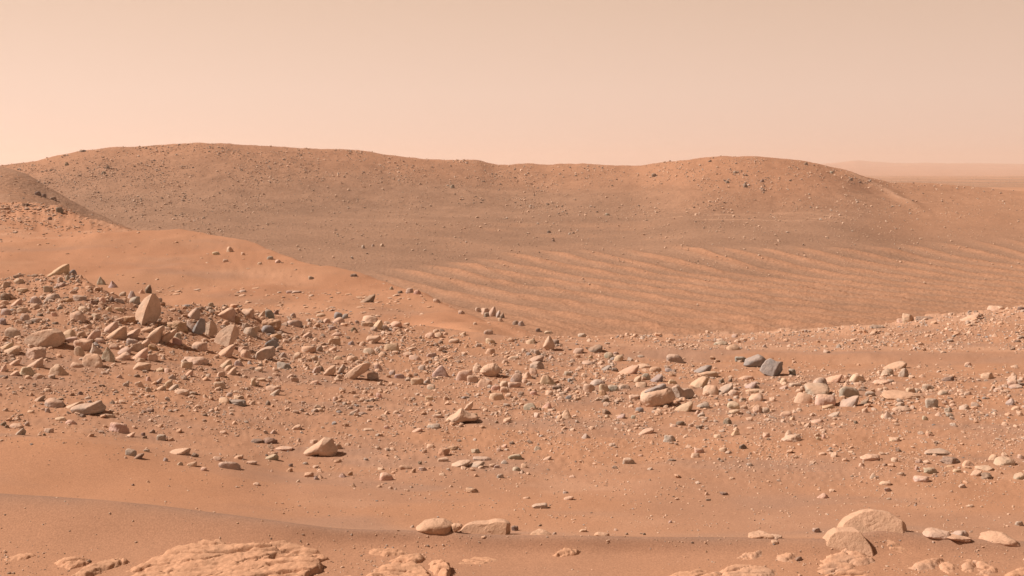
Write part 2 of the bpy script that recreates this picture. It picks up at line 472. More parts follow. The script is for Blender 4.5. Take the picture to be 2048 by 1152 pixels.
cC = lerp(ORANGE * 1.05, DUST, smooth(-0.1, 0.6, fbm(C1.x * 0.35, C1.Y * 0.6, 3, 4)) * 0.55)
cC = lerp(cC, BROWN * 1.2, smooth(0.15, 0.6, fbm(C1.x * 0.2, C1.Y * 0.3, 13, 4)) * 0.5)
link("hill_spur", C1.mesh("hill_spur", cC), M_mid, "pale layered bedrock spur beyond the orange sand hill", kind='structure')

C2C = [
    [(0, 640, 95)], [(-500, 470, 120), (0, 470, 122), (200, 490, 125), (500, 530, 128)],
    [(-500, 380, 145), (0, 395, 145), (100, 425, 145), (200, 455, 145), (340, 492, 145), (500, 530, 145)],
    [(-500, 300, 168), (-200, 318, 168), (0, 334, 168), (60, 353, 166), (100, 376, 164), (150, 404, 162), (200, 430, 160), (260, 456, 158), (340, 485, 158), (500, 530, 158)],
    [(-500, 400, 190), (0, 420, 190), (200, 490, 178), (500, 560, 175)], [(0, 560, 220)],
]
C2 = Sheet(C2C, np.concatenate([np.arange(-700, -20, 24), np.arange(-20, 500, 3.0)]), 'Y', 2.0, 40)
fx = smooth(0.5, 1.5, C2.T) * (1 - smooth(3.1, 3.8, C2.T))
C2.z = C2.z + fx * (0.5 * fbm(C2.x * 0.07, C2.Y * 0.07, 2, 5))
C2.finish()
cC = lerp(BROWN * 1.22, SAND * 0.92, smooth(-0.2, 0.6, fbm(C2.x * 0.05, C2.Y * 0.06, 23, 4)) * 0.7)
link("hill_ridge", C2.mesh("hill_ridge", cC), M_far, "brown gravel ridge sloping down from the left behind the spur", kind='structure')

# --- the crater: dune-covered floor rising to the far wall
SKY = [(-700, 352), (-300, 345), (0, 331), (60, 322), (110, 310), (160, 300), (210, 293), (300, 292), (400, 288), (500, 292), (600, 297), (700, 301), (800, 310), (900, 318), (950, 321),
       (1000, 330), (1040, 328), (1100, 333), (1180, 333), (1260, 333), (1320, 327), (1380, 318), (1440, 313), (1500, 315), (1600, 323), (1680, 337), (1740, 352), (1790, 364), (1850, 367), (1950, 375), (2048, 382), (2750, 392)]
sky_f = lambda u: np.interp(u, [p[0] for p in SKY], [p[1] for p in SKY])
def DY(u):
    return np.interp(u, [-700, 0, 400, 800, 1050, 1250, 1400, 1550, 1700, 1850, 2050, 2750], [330, 350, 370, 400, 425, 420, 390, 385, 400, 450, 480, 480])
uk = [p[0] for p in SKY]
DC = [[(u, 800, 118) for u in (-700, 2750)], [(u, 690, 138) for u in (-700, 2750)], [(u, 650, 152) for u in (-700, 2750)], [(u, 600, 178) for u in (-700, 2750)],
      [(u, 550, 205) for u in (-700, 2750)],
      [(u, 500, 150 + 0.205 * DY(u)) for u in uk], [(u, 455, 100 + 0.405 * DY(u)) for u in uk],
      [(u, 415, 60 + 0.60 * DY(u)) for u in uk],
      [(u, sky_f(u) + 0.45 * (415 - sky_f(u)), 30 + 0.80 * DY(u)) for u in uk],
      [(u, sky_f(u) + 0.14 * (415 - sky_f(u)), 10 + 0.92 * DY(u)) for u in uk],
      [(u, sky_f(u), DY(u)) for u in uk],
      [(u, sky_f(u) + 12, DY(u) + 40) for u in uk],
      [(u, 430, DY(u) + 120) for u in uk]]
D = Sheet(DC, ucols(3.0), 'Y', 1.35, 60)
fx = smooth(0.5, 1.5, D.T) * (1 - smooth(10.3, 11, D.T))
up = smooth(5.0, 8.0, D.T)
D.z = D.z + fx * up * (1.1 * fbm(D.x * 0.018, D.Y * 0.02, 7, 3) + 0.30 * fbm(D.x * 0.13, D.Y * 0.13, 9, 4, gain=0.6))
# gullies and shoulders on the right hill and the left wall
rd = lambda cx, cy, w: np.exp(-((D.U - cx) / w[0]) ** 2 - ((D.v0 - cy) / w[1]) ** 2)
D.z = D.z + fx * (1.5 * rd(1340, 395, (150, 14)) - 1.2 * rd(1500, 418, (180, 10)))
line = np.abs((D.v0 - (345 + (D.U - 1690) * 0.47)))
D.z = D.z + fx * 0.9 * np.exp(-(line / 7) ** 2) * smooth(1660, 1710, D.U) * (1 - smooth(1800, 1880, D.U))
# dune field
CREST = ["200 240 400 285 600 315 800 340 1100 372", "60 150 300 215 500 260 650 285 800 310 1000 335 1300 362", "180 150 350 190 500 225 700 250 850 275 1000 303 1200 330 1500 352",
         "270 140 420 178 560 203 720 226 850 250 1000 275 1200 303 1400 325 1700 345", "340 130 480 160 620 184 800 212 950 236 1100 260 1300 285 1500 306 1800 328",
         "440 120 560 148 700 176 850 200 1000 222 1200 250 1400 275 1600 294 1900 315", "500 98 640 132 780 160 900 183 1050 206 1250 234 1450 259 1650 280 2000 304",
         "640 98 760 128 880 155 1000 176 1150 200 1330 222 1550 246 1750 266 2000 286", "760 95 900 135 1050 168 1200 194 1350 213 1550 235 1750 254 2048 276",
         "900 95 1000 122 1120 152 1250 178 1400 200 1600 223 1800 242 2048 262", "1050 80 1150 115 1250 147 1350 170 1500 193 1700 216 1900 236 2048 249",
         "1180 90 1280 118 1400 150 1520 172 1700 198 1900 220 2048 234", "1290 90 1400 120 1500 145 1620 165 1780 188 1920 206 2048 219", "1400 87 1500 112 1620 140 1760 164 1900 184 2048 201",
         "1520 87 1640 118 1760 144 1900 168 2048 185", "1620 82 1740 115 1850 138 1980 158 2048 167", "1720 78 1850 112 1950 132 2048 147", "1840 74 1950 104 2048 127", "1940 68 2048 104", "2040 62 2140 95"]
CV, CU = [], []
for t_ in CREST:                                   # measured run of each dune crest, carried on past both ends
    q_ = np.array(t_.split(), float).reshape(-1, 2)
    q_ = np.stack([700 + q_[:, 0] / 1.519, 440 + q_[:, 1] / 1.519], 1)
    m0 = (q_[1, 1] - q_[0, 1]) / (q_[1, 0] - q_[0, 0]); m1 = (q_[-1, 1] - q_[-2, 1]) / (q_[-1, 0] - q_[-2, 0])
    q_ = np.vstack([[q_[0, 0] - 2400, q_[0, 1] - 2400 * m0], q_, [q_[-1, 0] + 1500, q_[-1, 1] + 1500 * m1]])
    CV.append(np.interp(D.us, q_[:, 0], q_[:, 1])); CU.append(q_[1, 0])
CV = np.array(CV)[::-1]; CU = np.array(CU[::-1])                        # top to bottom
CV = np.maximum.accumulate(CV + np.arange(len(CV))[:, None] * 0.01, axis=0)
CV = CV + 1.6 * fbm(D.us[None, :] * 0.006, np.arange(len(CV))[:, None] * 3.7, 2.0, 3)
CV = np.maximum.accumulate(CV + np.arange(len(CV))[:, None] * 0.01, axis=0)
uu, vv = D.U, D.v0
ph = np.zeros(uu.shape); ust = np.zeros(uu.shape)
for j in range(uu.shape[1]):
    p_ = np.interp(vv[:, j], CV[:, j], np.arange(len(CV)), left=-0.5, right=len(CV) - 0.5)
    ph[:, j] = p_; ust[:, j] = np.interp(p_, np.arange(len(CV)), CU)
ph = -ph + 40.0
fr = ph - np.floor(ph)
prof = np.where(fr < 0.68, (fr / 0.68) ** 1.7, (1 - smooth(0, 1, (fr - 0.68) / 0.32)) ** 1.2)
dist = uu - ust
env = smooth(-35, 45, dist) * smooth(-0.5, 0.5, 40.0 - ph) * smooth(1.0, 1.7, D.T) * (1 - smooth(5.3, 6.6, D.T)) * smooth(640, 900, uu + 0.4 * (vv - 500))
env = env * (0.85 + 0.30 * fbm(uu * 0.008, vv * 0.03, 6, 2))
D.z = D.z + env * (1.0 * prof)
ripple = np.sin((D.x * 1.0 + D.Y * 0.55) * 2.2 + 3.0 * fbm(D.x * 0.08, D.Y * 0.08, 1, 2))
D.z = D.z + env * 0.075 * ripple * (0.4 + prof)
D.z = D.z + smooth(1.0, 2.0, D.T) * (1 - smooth(2.2, 3.6, D.T)) * 0.05 * fbm(D.x * 0.25, D.Y * 0.55, 41, 3)
D.finish()


def crater_cols():
    T, u, v, x, y = D.T, D.U, D.v0, D.x, D.Y
    c = np.broadcast_to(BROWN, u.shape + (3,)).copy()
    n1 = fbm(x * 0.012, y * 0.02, 3, 4); n2 = fbm(x * 0.05, y * 0.09, 13, 4)
    c = lerp(c, BROWN * 1.16, smooth(-0.5, 0.5, n2) * 0.8)
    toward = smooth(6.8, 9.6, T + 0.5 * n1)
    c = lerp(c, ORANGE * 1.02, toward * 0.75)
    rh = np.exp(-((u - 1520) / 260) ** 2 - ((v - 355) / 60) ** 2)
    c = lerp(c, ORANGE * 1.02, np.clip(rh * 1.1, 0, 1) * 0.7)
    c = lerp(c, SAND * 0.97, smooth(1650, 1850, u) * smooth(4.5, 6.5, T) * 0.75)
    c = lerp(c, DUST * 1.05, 0.8 * np.exp(-(line / 3) ** 2) * smooth(1680, 1710, u) * (1 - smooth(1800, 1840, u)))
    # pale flat bedrock strips low on the wall
    st = smooth(0.25, 0.5, fbm(x * 0.05, y * 0.35, 51, 3)) * np.exp(-((v - 432) / 14) ** 2) * smooth(1250, 1350, u) * (1 - smooth(1680, 1760, u))
    c = lerp(c, DUST, st * 0.7)
    c = lerp(c, SAND, smooth(0.1, 0.5, n2) * np.exp(-((v - 470) / 25) ** 2) * smooth(700, 1000, u) * (1 - smooth(1250, 1400, u)) * 0.35)
    # dunes: lighter orange on the crests, darker grey-brown between
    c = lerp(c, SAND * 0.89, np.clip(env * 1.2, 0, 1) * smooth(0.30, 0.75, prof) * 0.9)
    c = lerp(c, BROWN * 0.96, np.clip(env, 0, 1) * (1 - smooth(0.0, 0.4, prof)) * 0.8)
    c = lerp(c, SAND * 0.80, smooth(0.9, 1.6, T) * (1 - smooth(2.0, 3.4, T)) * 0.45)
    return c


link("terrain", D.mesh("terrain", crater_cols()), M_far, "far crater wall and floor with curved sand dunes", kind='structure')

# --- plain and hills beyond
E = Sheet([[(u, VH + 22 * F / 530, 530) for u in (-700, 2750)], [(u, VH + 10.5 * F / 600, 600) for u in (-700, 2750)], [(u, VH + 10.5 * F / 1200, 1200) for u in (-700, 2750)],
           [(u, VH + 9.5 * F / 3000, 3000) for u in (-700, 2750)], [(u, 356, 4000) for u in (-700, 2750)]], ucols(8), 'Y', 0.9, 40)
E.z = E.z + 0.9 * fbm(E.x * 0.006, E.Y * 0.006, 3, 4) * smooth(400, 700, E.Y) + 1.2 * fbm(E.x * 0.0015, E.Y * 0.002, 5, 3) * smooth(900, 2000, E.Y)
E.finish()
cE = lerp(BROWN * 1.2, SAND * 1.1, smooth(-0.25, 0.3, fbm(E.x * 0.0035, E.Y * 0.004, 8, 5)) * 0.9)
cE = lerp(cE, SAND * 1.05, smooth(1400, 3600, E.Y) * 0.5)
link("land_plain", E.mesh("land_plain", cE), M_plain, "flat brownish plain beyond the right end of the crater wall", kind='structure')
MT = [(-700, 336), (900, 336), (1080, 337), (1135, 331), (1200, 337), (1500, 330), (1640, 327), (1680, 325), (1712, 322.5), (1740, 325), (1800, 327), (1860, 325.5), (1900, 327), (2048, 328), (2750, 328)]
G = Sheet([[(u, 362, 3300) for u, v in MT], [(u, 352.5, 4000) for u, v in MT], [(u, v + 9, 6000) for u, v in MT], [(u, v, 7600) for u, v in MT], [(u, v + 12, 8600) for u, v in MT]],
          ucols(5), 'Y', 0.8, 40)
G.z = G.z + smooth(1, 2, G.T) * (1 - smooth(3.2, 4, G.T)) * 10 * fbm(G.x * 0.003, G.Y * 0.002, 3, 5)
G.finish()
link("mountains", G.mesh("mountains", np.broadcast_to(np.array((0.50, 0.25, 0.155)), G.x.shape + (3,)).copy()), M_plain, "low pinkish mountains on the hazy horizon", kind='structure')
# ground behind and beside the camera
bx = 60.0
me_ = mesh_from("land", [(-400, -300, -1.2), (400, -300, -1.2), (400, 0.6, -0.14), (-400, 0.6, -0.14)], [(0, 1, 2, 3)], np.tile(SOIL, (4, 1)))
link("land", me_, M_near, "level reddish ground behind the viewpoint", kind='structure')

# ------------------------------------------------------------------ rock shapes
ICO = {}
def ico(s):
    if s not in ICO:
        import bmesh
        bm = bmesh.new(); bmesh.ops.create_icosphere(bm, subdivisions=s, radius=1.0)
        bm.verts.ensure_lookup_table()
        ICO[s] = (np.array([v.co[:] for v in bm.verts]), np.array([[v.index for v in f.verts] for f in bm.faces]))
        bm.free()
    return ICO[s]


def facet_shape(p, r, kind):
    """unit-sphere points -> rock of about unit size, z up"""
    npl = {'o': 9, 'd': 9, 'a': 11, 's': 12, 'w': 10, 'v': 10, 'p': 8, 'b': 8}[kind]
    k = {'o': 5, 'd': 5.5, 'a': 13, 's': 9, 'w': 9, 'v': 9, 'p': 11, 'b': 13}[kind]
    n = r.normal(size=(npl, 3)); n /= np.linalg.norm(n, axis=1)[:, None]
    d = r.uniform(0.70, 1.0, npl)
    # six axis planes keep it closed
    n = np.vstack([n, np.eye(3), -np.eye(3)]); d = np.concatenate([d, np.full(6, 1.02)])
    if kind == 's':
        n = np.vstack([n, [[0.1 * r.normal(), 0.1 * r.normal(), 1]]]); d = np.append(d, 0.75)
    if kind in 'av':
        n = np.vstack([n, [[0.75, -0.55, 0.3]]]); d = np.append(d, 0.62)
    if kind in 'wb':
        n = np.vstack([n, [[0.9, -0.4, -0.1]], [[-0.5, -0.25, 0.8]]]); d = np.append(d, [0.66, 0.66])
    q = np.maximum(p @ n.T, 0) / d
    rad = (q ** k).sum(1) ** (-1.0 / k)
    P = p * rad[:, None]
    z = P[:, 2]
    if kind == 'w':
        P[:, 0] += 0.26 * np.clip(z, -0.1, 1); P[:, 2] += 0.24 * P[:, 0] * smooth(-0.4, 0.3, z)
    if kind == 'v':
        P[:, 0] -= 0.45 * z; P[:, 2] -= 0.35 * P[:, 0] * (z > -0.6)
    if kind == 'p':
        t = np.clip((z + 1) / 2, 0, 1)
        s = 1.15 - 0.95 * t ** 1.1
        P[:, 0] = P[:, 0] * s + (r.uniform(-0.3, 0.35)) * t; P[:, 1] *= s
    if kind == 'd':
        t = np.clip(z, 0, 1)
        P[:, 0] += 0.22 * r.uniform(-1, 1.4) * t
    return P


BURY = {'o': 0.34, 'd': 0.55, 'a': 0.43, 's': 0.48, 'w': 0.50, 'v': 0.50, 'p': 0.40, 'b': 0.38}
TONES = {'t': (0.67, 0.48, 0.36, 0.72), 'g': (0.50, 0.405, 0.34, 0.58), 'b': (0.335, 0.305, 0.295, 0.30), 'k': (0.27, 0.20, 0.16, 0.38), 'o': (0.54, 0.33, 0.215, 0.95)}


def rock_mesh(w, h, dep, kind, tone, seed, sub):
    r = np.random.RandomState(seed)
    p, f = ico(sub)
    P = facet_shape(p, r, kind)
    rough = {'o': 0.045, 'd': 0.045, 'a': 0.085, 's': 0.06, 'w': 0.055, 'v': 0.055, 'p': 0.06, 'b': 0.06}[kind]
    if tone in 'ko':
        rough *= 1.5
    o = r.uniform(0, 200, 3)
    nn = fbm(P[:, 0] * 1.5 + o[0], P[:, 1] * 1.5 + o[1], P[:, 2] * 1.5 + o[2], 5 if sub >= 4 else 3, gain=0.55)
    rid = np.abs(pn(P[:, 0] * 2.3 + o[1], P[:, 1] * 2.3 + o[2], P[:, 2] * 2.3 + o[0]))
    P = P * (1 + rough * nn * 1.5 - rough * 0.9 * np.clip(0.25 - rid, 0, 1))[:, None]
    # fit the part above ground to the wanted size
    zmin, zmax = P[:, 2].min(), P[:, 2].max()
    zc = zmin + (zmax - zmin) * BURY[kind]
    sel = P[:, 2] > zc
    xa, xb = P[sel, 0].min(), P[sel, 0].max()
    P[:, 0] = (P[:, 0] - (xa + xb) / 2) * (w / (xb - xa))
    P[:, 1] *= dep / (P[:, 1].max() - P[:, 1].min())
    P[:, 2] = (P[:, 2] - zc) * (h / (zmax - zc))
    tint = 1 + 0.10 * (r.rand() - 0.5) + 0.05 * nn
    cols = np.array(TONES[tone])[None] * tint[:, None] * (1 + np.append(0.04 * r.normal(size=3), 0.15 * r.normal()))[None]
    return P, f, cols


def place(u, vb):
    for S, mat in ((N, M_rock), (B, M_rock_mid), (C1, M_rock_mid), (C2, M_rock_far), (D, M_rock_far)):
        if S in (B, C1, C2) and u > S.us[-1] - 5:
            continue
        q = S.hit(u, vb)
        if q is not None:
            return S, q, mat
    return None, None, None


ALLROCKS = []


def add_rock(u0, v0, u1, v1, kind, tone, name=None, label=None, mark=None, seed=None, dep_ratio=None):
    uc, w_px = (u0 + u1) / 2, (u1 - u0)
    S, q, mat = place(uc, v1)
    if S is None:
        return None
    x, Y, z = q
    dr = dep_ratio or {'s': 0.8, 'd': 0.8, 'o': 0.75, 'p': 0.8}.get(kind, 0.7)
    w = w_px / F * Y
    dep = max(w * dr, 0.6 * (v1 - v0) / F * Y)
    Yc = Y + 0.36 * dep
    xc = (uc - UC) / F * Yc
    zg = S.ground(xc, Yc)
    zt = CZ - (v0 - VH) / F * Yc
    h = max(zt - zg, (0.12 if kind == 's' else 0.22) * w, 0.35 * (v1 - v0) / F * Y)
    w = w_px / F * Yc
    sub = 6 if w_px > 90 else 5 if w_px > 36 else 4 if w_px > 15 else 3
    seed = seed if seed is not None else int(u0 * 7 + v0 * 131 + u1) % 99991
    P, f, cols = rock_mesh(w, h, dep, kind, tone, seed, sub)
    rz = (np.random.RandomState(seed + 5).rand() - 0.5) * 0.3
    c, s = math.cos(rz), math.sin(rz)
    P = np.stack([P[:, 0] * c - P[:, 1] * s, P[:, 0] * s + P[:, 1] * c, P[:, 2]], 1)
    nm = name or ('boulder' if w_px > 24 else 'rock')
    me = mesh_from(nm, P, f, cols)
    o = link(nm, me, mat, loc=(xc, Yc, zg))
    o['category'] = {'boulder': 'boulder', 'rock': 'rock'}.get(nm, nm.replace('_', ' '))
    ALLROCKS.append(dict(ob=o, u=uc, v=v1, w=w_px, h=v1 - v0, kind=kind, tone=tone, label=label, mark=mark, layer=S))
    return o


SP = {'R1': (0, 500, 3.84), 'R2': (400, 560, 3.84), 'R3': (850, 600, 3.84), 'R4': (1250, 640, 3.84), 'R5': (1536, 600, 3.84), 'R6': (0, 760, 3.84),
      'R7': (440, 800, 3.84), 'R8': (900, 800, 3.84), 'R9': (1400, 840, 3.1605), 'H1': (230, 560, 7.2), 'H2': (1260, 680, 6.0235), 'H3': (500, 640, 6.8267),
      'S': (0, 0, 1.0), 'L1': (200, 1050, 5.689), 'L2': (500, 1050, 4.876)}


def hero(space, poly, tone, label, mark, ridges=(), depth=0.7, rough=0.03, rnd=0.62, name='boulder', parent=None, sink=0.06, lift=0.0, sub=None, cuts=(), strata=0.0, yoff=0.0):
    ox, oy, sc = SP[space]
    pl = np.array([(ox + a / sc, oy + b / sc) for a, b in poly])
    ub, vb = pl[:, 0].mean(), pl[:, 1].max() - lift
    um = (pl[:, 0].min() + pl[:, 0].max()) / 2
    S, q, mat = place(um, vb)
    x, Y, z = q
    wpx = pl[:, 0].max() - pl[:, 0].min()
    D_ = 0.5 * wpx / F * Y * depth
    Yc = Y + D_ * 0.75 + yoff
    pxs = Yc / F
    cu, cv = um, (pl[:, 1].min() + pl[:, 1].max()) / 2
    Q = np.stack([(pl[:, 0] - cu) * pxs, -(pl[:, 1] - cv) * pxs], 1)
    low = Q[:, 1] < 0
    Q[low, 1] *= (1 + sink * 2)
    # radius of the outline by angle, lightly rounded
    th = np.linspace(-np.pi, np.pi, 721)
    R = np.zeros(721)
    A = Q; Bq = np.roll(Q, -1, 0)
    for i, a in enumerate(th):
        d = np.array([math.cos(a), math.sin(a)])
        e = Bq - A
        den = d[0] * e[:, 1] - d[1] * e[:, 0]
        den = np.where(np.abs(den) < 1e-12, 1e-12, den)
        t = (A[:, 0] * e[:, 1] - A[:, 1] * e[:, 0]) / den
        s = (A[:, 0] * d[1] - A[:, 1] * d[0]) / den
        ok = (t > 0) & (s >= -1e-6) & (s <= 1 + 1e-6)
        R[i] = t[ok].max() if ok.any() else np.nan
    R = np.where(np.isnan(R), np.nanmean(R), R)
    kk = np.hanning(17); kk /= kk.sum()
    R = np.convolve(np.r_[R[-9:-1], R, R[1:9]], kk, 'same')[8:-8]
    sub = sub or (6 if wpx > 62 else 5)
    p, f = ico(sub)
    ang = np.arctan2(p[:, 2], p[:, 0])
    rho = np.sqrt(p[:, 0] ** 2 + p[:, 2] ** 2) ** rnd
    Rr = np.interp(ang, th, R) * rho
    P = np.stack([Rr * np.cos(ang), np.sign(p[:, 1]) * np.abs(p[:, 1]) ** 0.9 * D_, Rr * np.sin(ang)], 1)
    for (a, da), (b, db), aL, aR in ridges:
        pa = np.array([((ox + a[0] / sc) - cu) * pxs, -da * D_, -((oy + a[1] / sc) - cv) * pxs])
        pb = np.array([((ox + b[0] / sc) - cu) * pxs, -db * D_, -((oy + b[1] / sc) - cv) * pxs])
        rdir = (pa - pb) / np.linalg.norm(pa - pb)
        for sgn, an in ((-1, aL), (1, aR)):
            if an is None:
                continue
            an = math.radians(an)
            hvec = np.array([sgn * math.sin(an), -math.cos(an), 0])
            n = hvec - (hvec @ rdir) * rdir; n /= np.linalg.norm(n)
            ex = (P - pa) @ n
            P = P - np.clip(ex, 0, None)[:, None] * n[None] * 0.97
    for n, d in cuts:
        n = np.array(n, float); n /= np.linalg.norm(n)
        ex = P @ n - d * 0.5 * wpx * pxs
        P = P - np.clip(ex, 0, None)[:, None] * n[None] * 0.97
    r = np.random.RandomState(int(um * 3 + vb) % 9999)
    sz = 0.5 * wpx * pxs
    o = r.uniform(0, 200, 3)
    q_ = P / sz
    nn = fbm(q_[:, 0] * 1.6 + o[0], q_[:, 1] * 1.6 + o[1], q_[:, 2] * 1.6 + o[2], 6, gain=0.55)
    rid = np.abs(pn(q_[:, 0] * 2.6 + o[1], q_[:, 1] * 2.6 + o[2], q_[:, 2] * 2.6 + o[0]))
    dirn = P / (np.linalg.norm(P, axis=1)[:, None] + 1e-9)
    amp = rough * 1.4 * nn - rough * 1.2 * np.clip(0.2 - rid, 0, 1)
    if strata:
        ph_ = (q_[:, 2] * 1.0 - q_[:, 0] * 0.18) * 9 + 1.6 * pn(q_[:, 0] * 2, q_[:, 1] * 2, q_[:, 2] * 2)
        fr_ = ph_ - np.floor(ph_)
        amp = amp - strata * np.exp(-((fr_ - 0.5) / 0.14) ** 2) * (0.5 + 0.5 * pn(q_[:, 0] * 3, q_[:, 1] * 3, q_[:, 2]))
    P = P + dirn * (amp * sz)[:, None]
    cols = np.array(TONES[tone])[None] * (1 + 0.07 * nn)[:, None]
    me = mesh_from(name, P, f, cols)
    loc = Vector(((cu - UC) * pxs, Yc, CZ - (cv - VH) * pxs))
    if parent is not None:
        ob = link(name, me, mat, parent=parent, loc=loc - parent.location)
        return ob
    ob = link(name, me, mat, label=label, loc=loc)
    ob['category'] = {'boulder': 'boulder', 'rock': 'rock', 'bedrock_slab': 'rock slab'}[name]
    ALLROCKS.append(dict(ob=ob, u=um, v=vb, w=wpx, h=pl[:, 1].max() - pl[:, 1].min(), kind='h', tone=tone, label=label, mark=mark, layer=S))
    return ob


# ------------------------------------------------------------------ named boulders
hero('H1', [(545, 182), (590, 240), (625, 300), (640, 370), (640, 410), (672, 430), (682, 480), (670, 540), (600, 590), (500, 640), (400, 668), (340, 645), (300, 600), (283, 540), (300, 440), (340, 360), (400, 290), (470, 225)],
     't', "tallest boulder, upright and pointed, tan face and dark brown face, on the rubble slope", "the tall pointed boulder",
     ridges=[(((543, 190), 0.1), ((432, 620), 0.75), 35, 66)], depth=1.0, rough=0.03, rnd=0.5)
hero('H2', [(1365, 300), (1390, 240), (1440, 215), (1555, 175), (1600, 195), (1640, 235), (1620, 300), (1560, 325), (1460, 318)],
     'b', "smooth blue grey hump with a dusty lower half, touching the big square grey boulder", "the dusty blue hump", depth=0.8)
hero('H2', [(1570, 375), (1600, 300), (1640, 250), (1700, 220), (1740, 250), (1790, 268), (1845, 265), (1868, 370), (1840, 400), (1740, 440), (1690, 425), (1640, 408)],
     'b', "big blocky blue grey boulder with a deep brown shaded end, beside the sand drift", "the big square grey boulder",
     ridges=[(((1790, 262), 0.35), ((1705, 430), 0.6), 30, 55)], depth=0.9, rough=0.04, rnd=0.5)
blk = hero('H2', [(128, 680), (140, 640), (190, 605), (300, 575), (400, 560), (440, 555), (500, 585), (530, 630), (545, 690), (500, 730), (400, 765), (205, 800), (165, 770), (130, 720)],
           't', "wide smooth grooved boulder with a thin grey plate lying along its top edge", "the grooved block",
           depth=0.8, rough=0.022, rnd=0.5, strata=0.02)
hero('H2', [(165, 625), (215, 595), (300, 562), (350, 545), (400, 520), (435, 530), (442, 560), (400, 608), (350, 600), (270, 640), (215, 645)],
     'b', None, None, depth=0.35, rough=0.03, name='cap_plate', parent=blk, lift=-25, sub=5)
hero('H2', [(512, 570), (570, 535), (610, 590), (700, 592), (770, 600), (812, 650), (760, 680), (620, 712), (560, 700), (530, 650)],
     'g', "broken grey boulder with a notched top, cracked away from the grooved block", "the notched grey boulder", depth=0.8, rough=0.07, strata=0.04,
     ridges=[(((560, 560), 0.5), ((600, 700), 0.75), 30, 40)])
hero('H3', [(68, 515), (90, 440), (150, 395), (230, 362), (325, 360), (348, 420), (332, 490), (250, 542), (130, 555), (85, 540)],
     'g', "dark ovoid boulder with a dusty cap, resting in front of a blue grey rock", "the dark egg boulder", depth=0.85, rough=0.018, sink=0.0,
     ridges=[(((90, 420), 0.75), ((335, 395), 0.7), None, 12)])
hero('H3', [(1275, 790), (1300, 740), (1370, 690), (1450, 640), (1540, 590), (1620, 585), (1652, 620), (1600, 700), (1500, 760), (1400, 805), (1330, 822)],
     't', "long pale boulder leaning up from the sand, its broken dark end in the air", "the leaning boulder", depth=0.6, rough=0.035, strata=0.015,
     ridges=[(((1560, 590), 0.4), ((1360, 812), 0.65), 28, 48)])
hero('H3', [(998, 735), (1040, 680), (1110, 625), (1168, 618), (1172, 700), (1140, 745), (1060, 760)],
     't', "pale half buried dome with a dark split down its side, next to the leaning boulder", "the split dome", depth=0.9, rough=0.03)
hero('H3', [(1185, 738), (1220, 660), (1275, 598), (1322, 650), (1280, 690), (1235, 722)],
     'g', "sharp upright fragment split off between the split dome and the leaning boulder", None, depth=0.7, rough=0.06, name='rock', sub=5)
hero('H1', [(1108, 745), (1130, 680), (1180, 610), (1240, 543), (1290, 568), (1302, 640), (1300, 745), (1250, 770), (1150, 797)],
     'b', "bluish grey boulder with a hollow front face, leaning on a pale oval twin", "the hollow grey boulder", depth=0.7, rough=0.03,
     ridges=[(((1225, 560), 0.3), ((1135, 770), 0.6), 40, 30)])
hero('H1', [(1298, 805), (1302, 700), (1325, 615), (1390, 575), (1440, 620), (1472, 700), (1472, 755), (1400, 800), (1320, 828)],
     't', "upright pale oval boulder with a faint central ridge, twin of the hollow grey one", "the pale oval boulder", depth=0.8, rough=0.025,
     ridges=[(((1385, 580), 0.3), ((1360, 800), 0.7), 25, 25)])
hero('H1', [(1403, 940), (1430, 830), (1480, 760), (1560, 690), (1640, 645), (1720, 650), (1782, 700), (1782, 780), (1720, 880), (1640, 948), (1520, 967)],
     't', "large sloping tan boulder with a crumbled upper end, below the two upright twins", "the large sloping tan boulder", depth=0.8, rough=0.035,
     ridges=[(((1720, 690), 0.3), ((1660, 940), 0.65), 22, 50)])
hero('H1', [(468, 820), (520, 750), (600, 690), (700, 650), (712, 700), (682, 740), (655, 860), (640, 918), (540, 900)],
     't', "pale cracked slab whose straight dark crack parts it from a tilted wedge", "the cracked slab", depth=1.0, rough=0.02, name='boulder')
hero('H1', [(652, 880), (690, 800), (780, 740), (892, 698), (882, 760), (800, 850), (740, 918), (672, 927)],
     't', "tilted wedge shaped slab with its pointed end raised, beside the cracked slab", "the tilted wedge", depth=0.8, rough=0.025)
hero('R1', [(183, 735), (200, 690), (250, 640), (330, 615), (410, 608), (460, 632), (494, 680), (470, 725), (400, 745), (330, 757), (220, 757)],
     't', "large smooth tan boulder with a dark brown overhang, standing in the sandy hollow", "the large smooth tan boulder", depth=0.8, rough=0.025,
     ridges=[(((425, 640), 0.45), ((295, 750), 0.7), 25, 40)])
hero('R6', [(548, 212), (575, 195), (650, 186), (705, 180), (735, 163), (770, 160), (782, 190), (808, 215), (795, 240), (750, 256), (680, 264), (600, 258), (560, 240)],
     'g', "boat shaped boulder with a raised horn at one end, alone on gravel", "the boat shaped boulder", depth=0.75, rough=0.02, rnd=0.55, sink=0.02)
hero('R7', [(640, 400), (700, 360), (760, 320), (800, 288), (850, 298), (875, 335), (905, 385), (882, 430), (780, 433), (770, 412), (720, 425), (660, 427)],
     't', "smooth pale boulder with two foot-like lobes, alone on open gravel", "the two lobed boulder", depth=0.7, rough=0.022, rnd=0.7, sink=0.0)
hero('R3', [(128, 942), (180, 900), (230, 875), (280, 833), (320, 860), (360, 880), (407, 890), (400, 915), (300, 928), (200, 946)],
     't', "low pale pyramid shaped boulder with long spreading flanks, behind the open gravel", "the low pyramid", depth=0.7, rough=0.04)
hero('R3', [(297, 840), (320, 805), (372, 773), (366, 820), (345, 848)],
     't', "thin bright shard standing on edge just behind the low pyramid", "the bright shard", depth=0.5, rough=0.04, name='rock', sub=5)
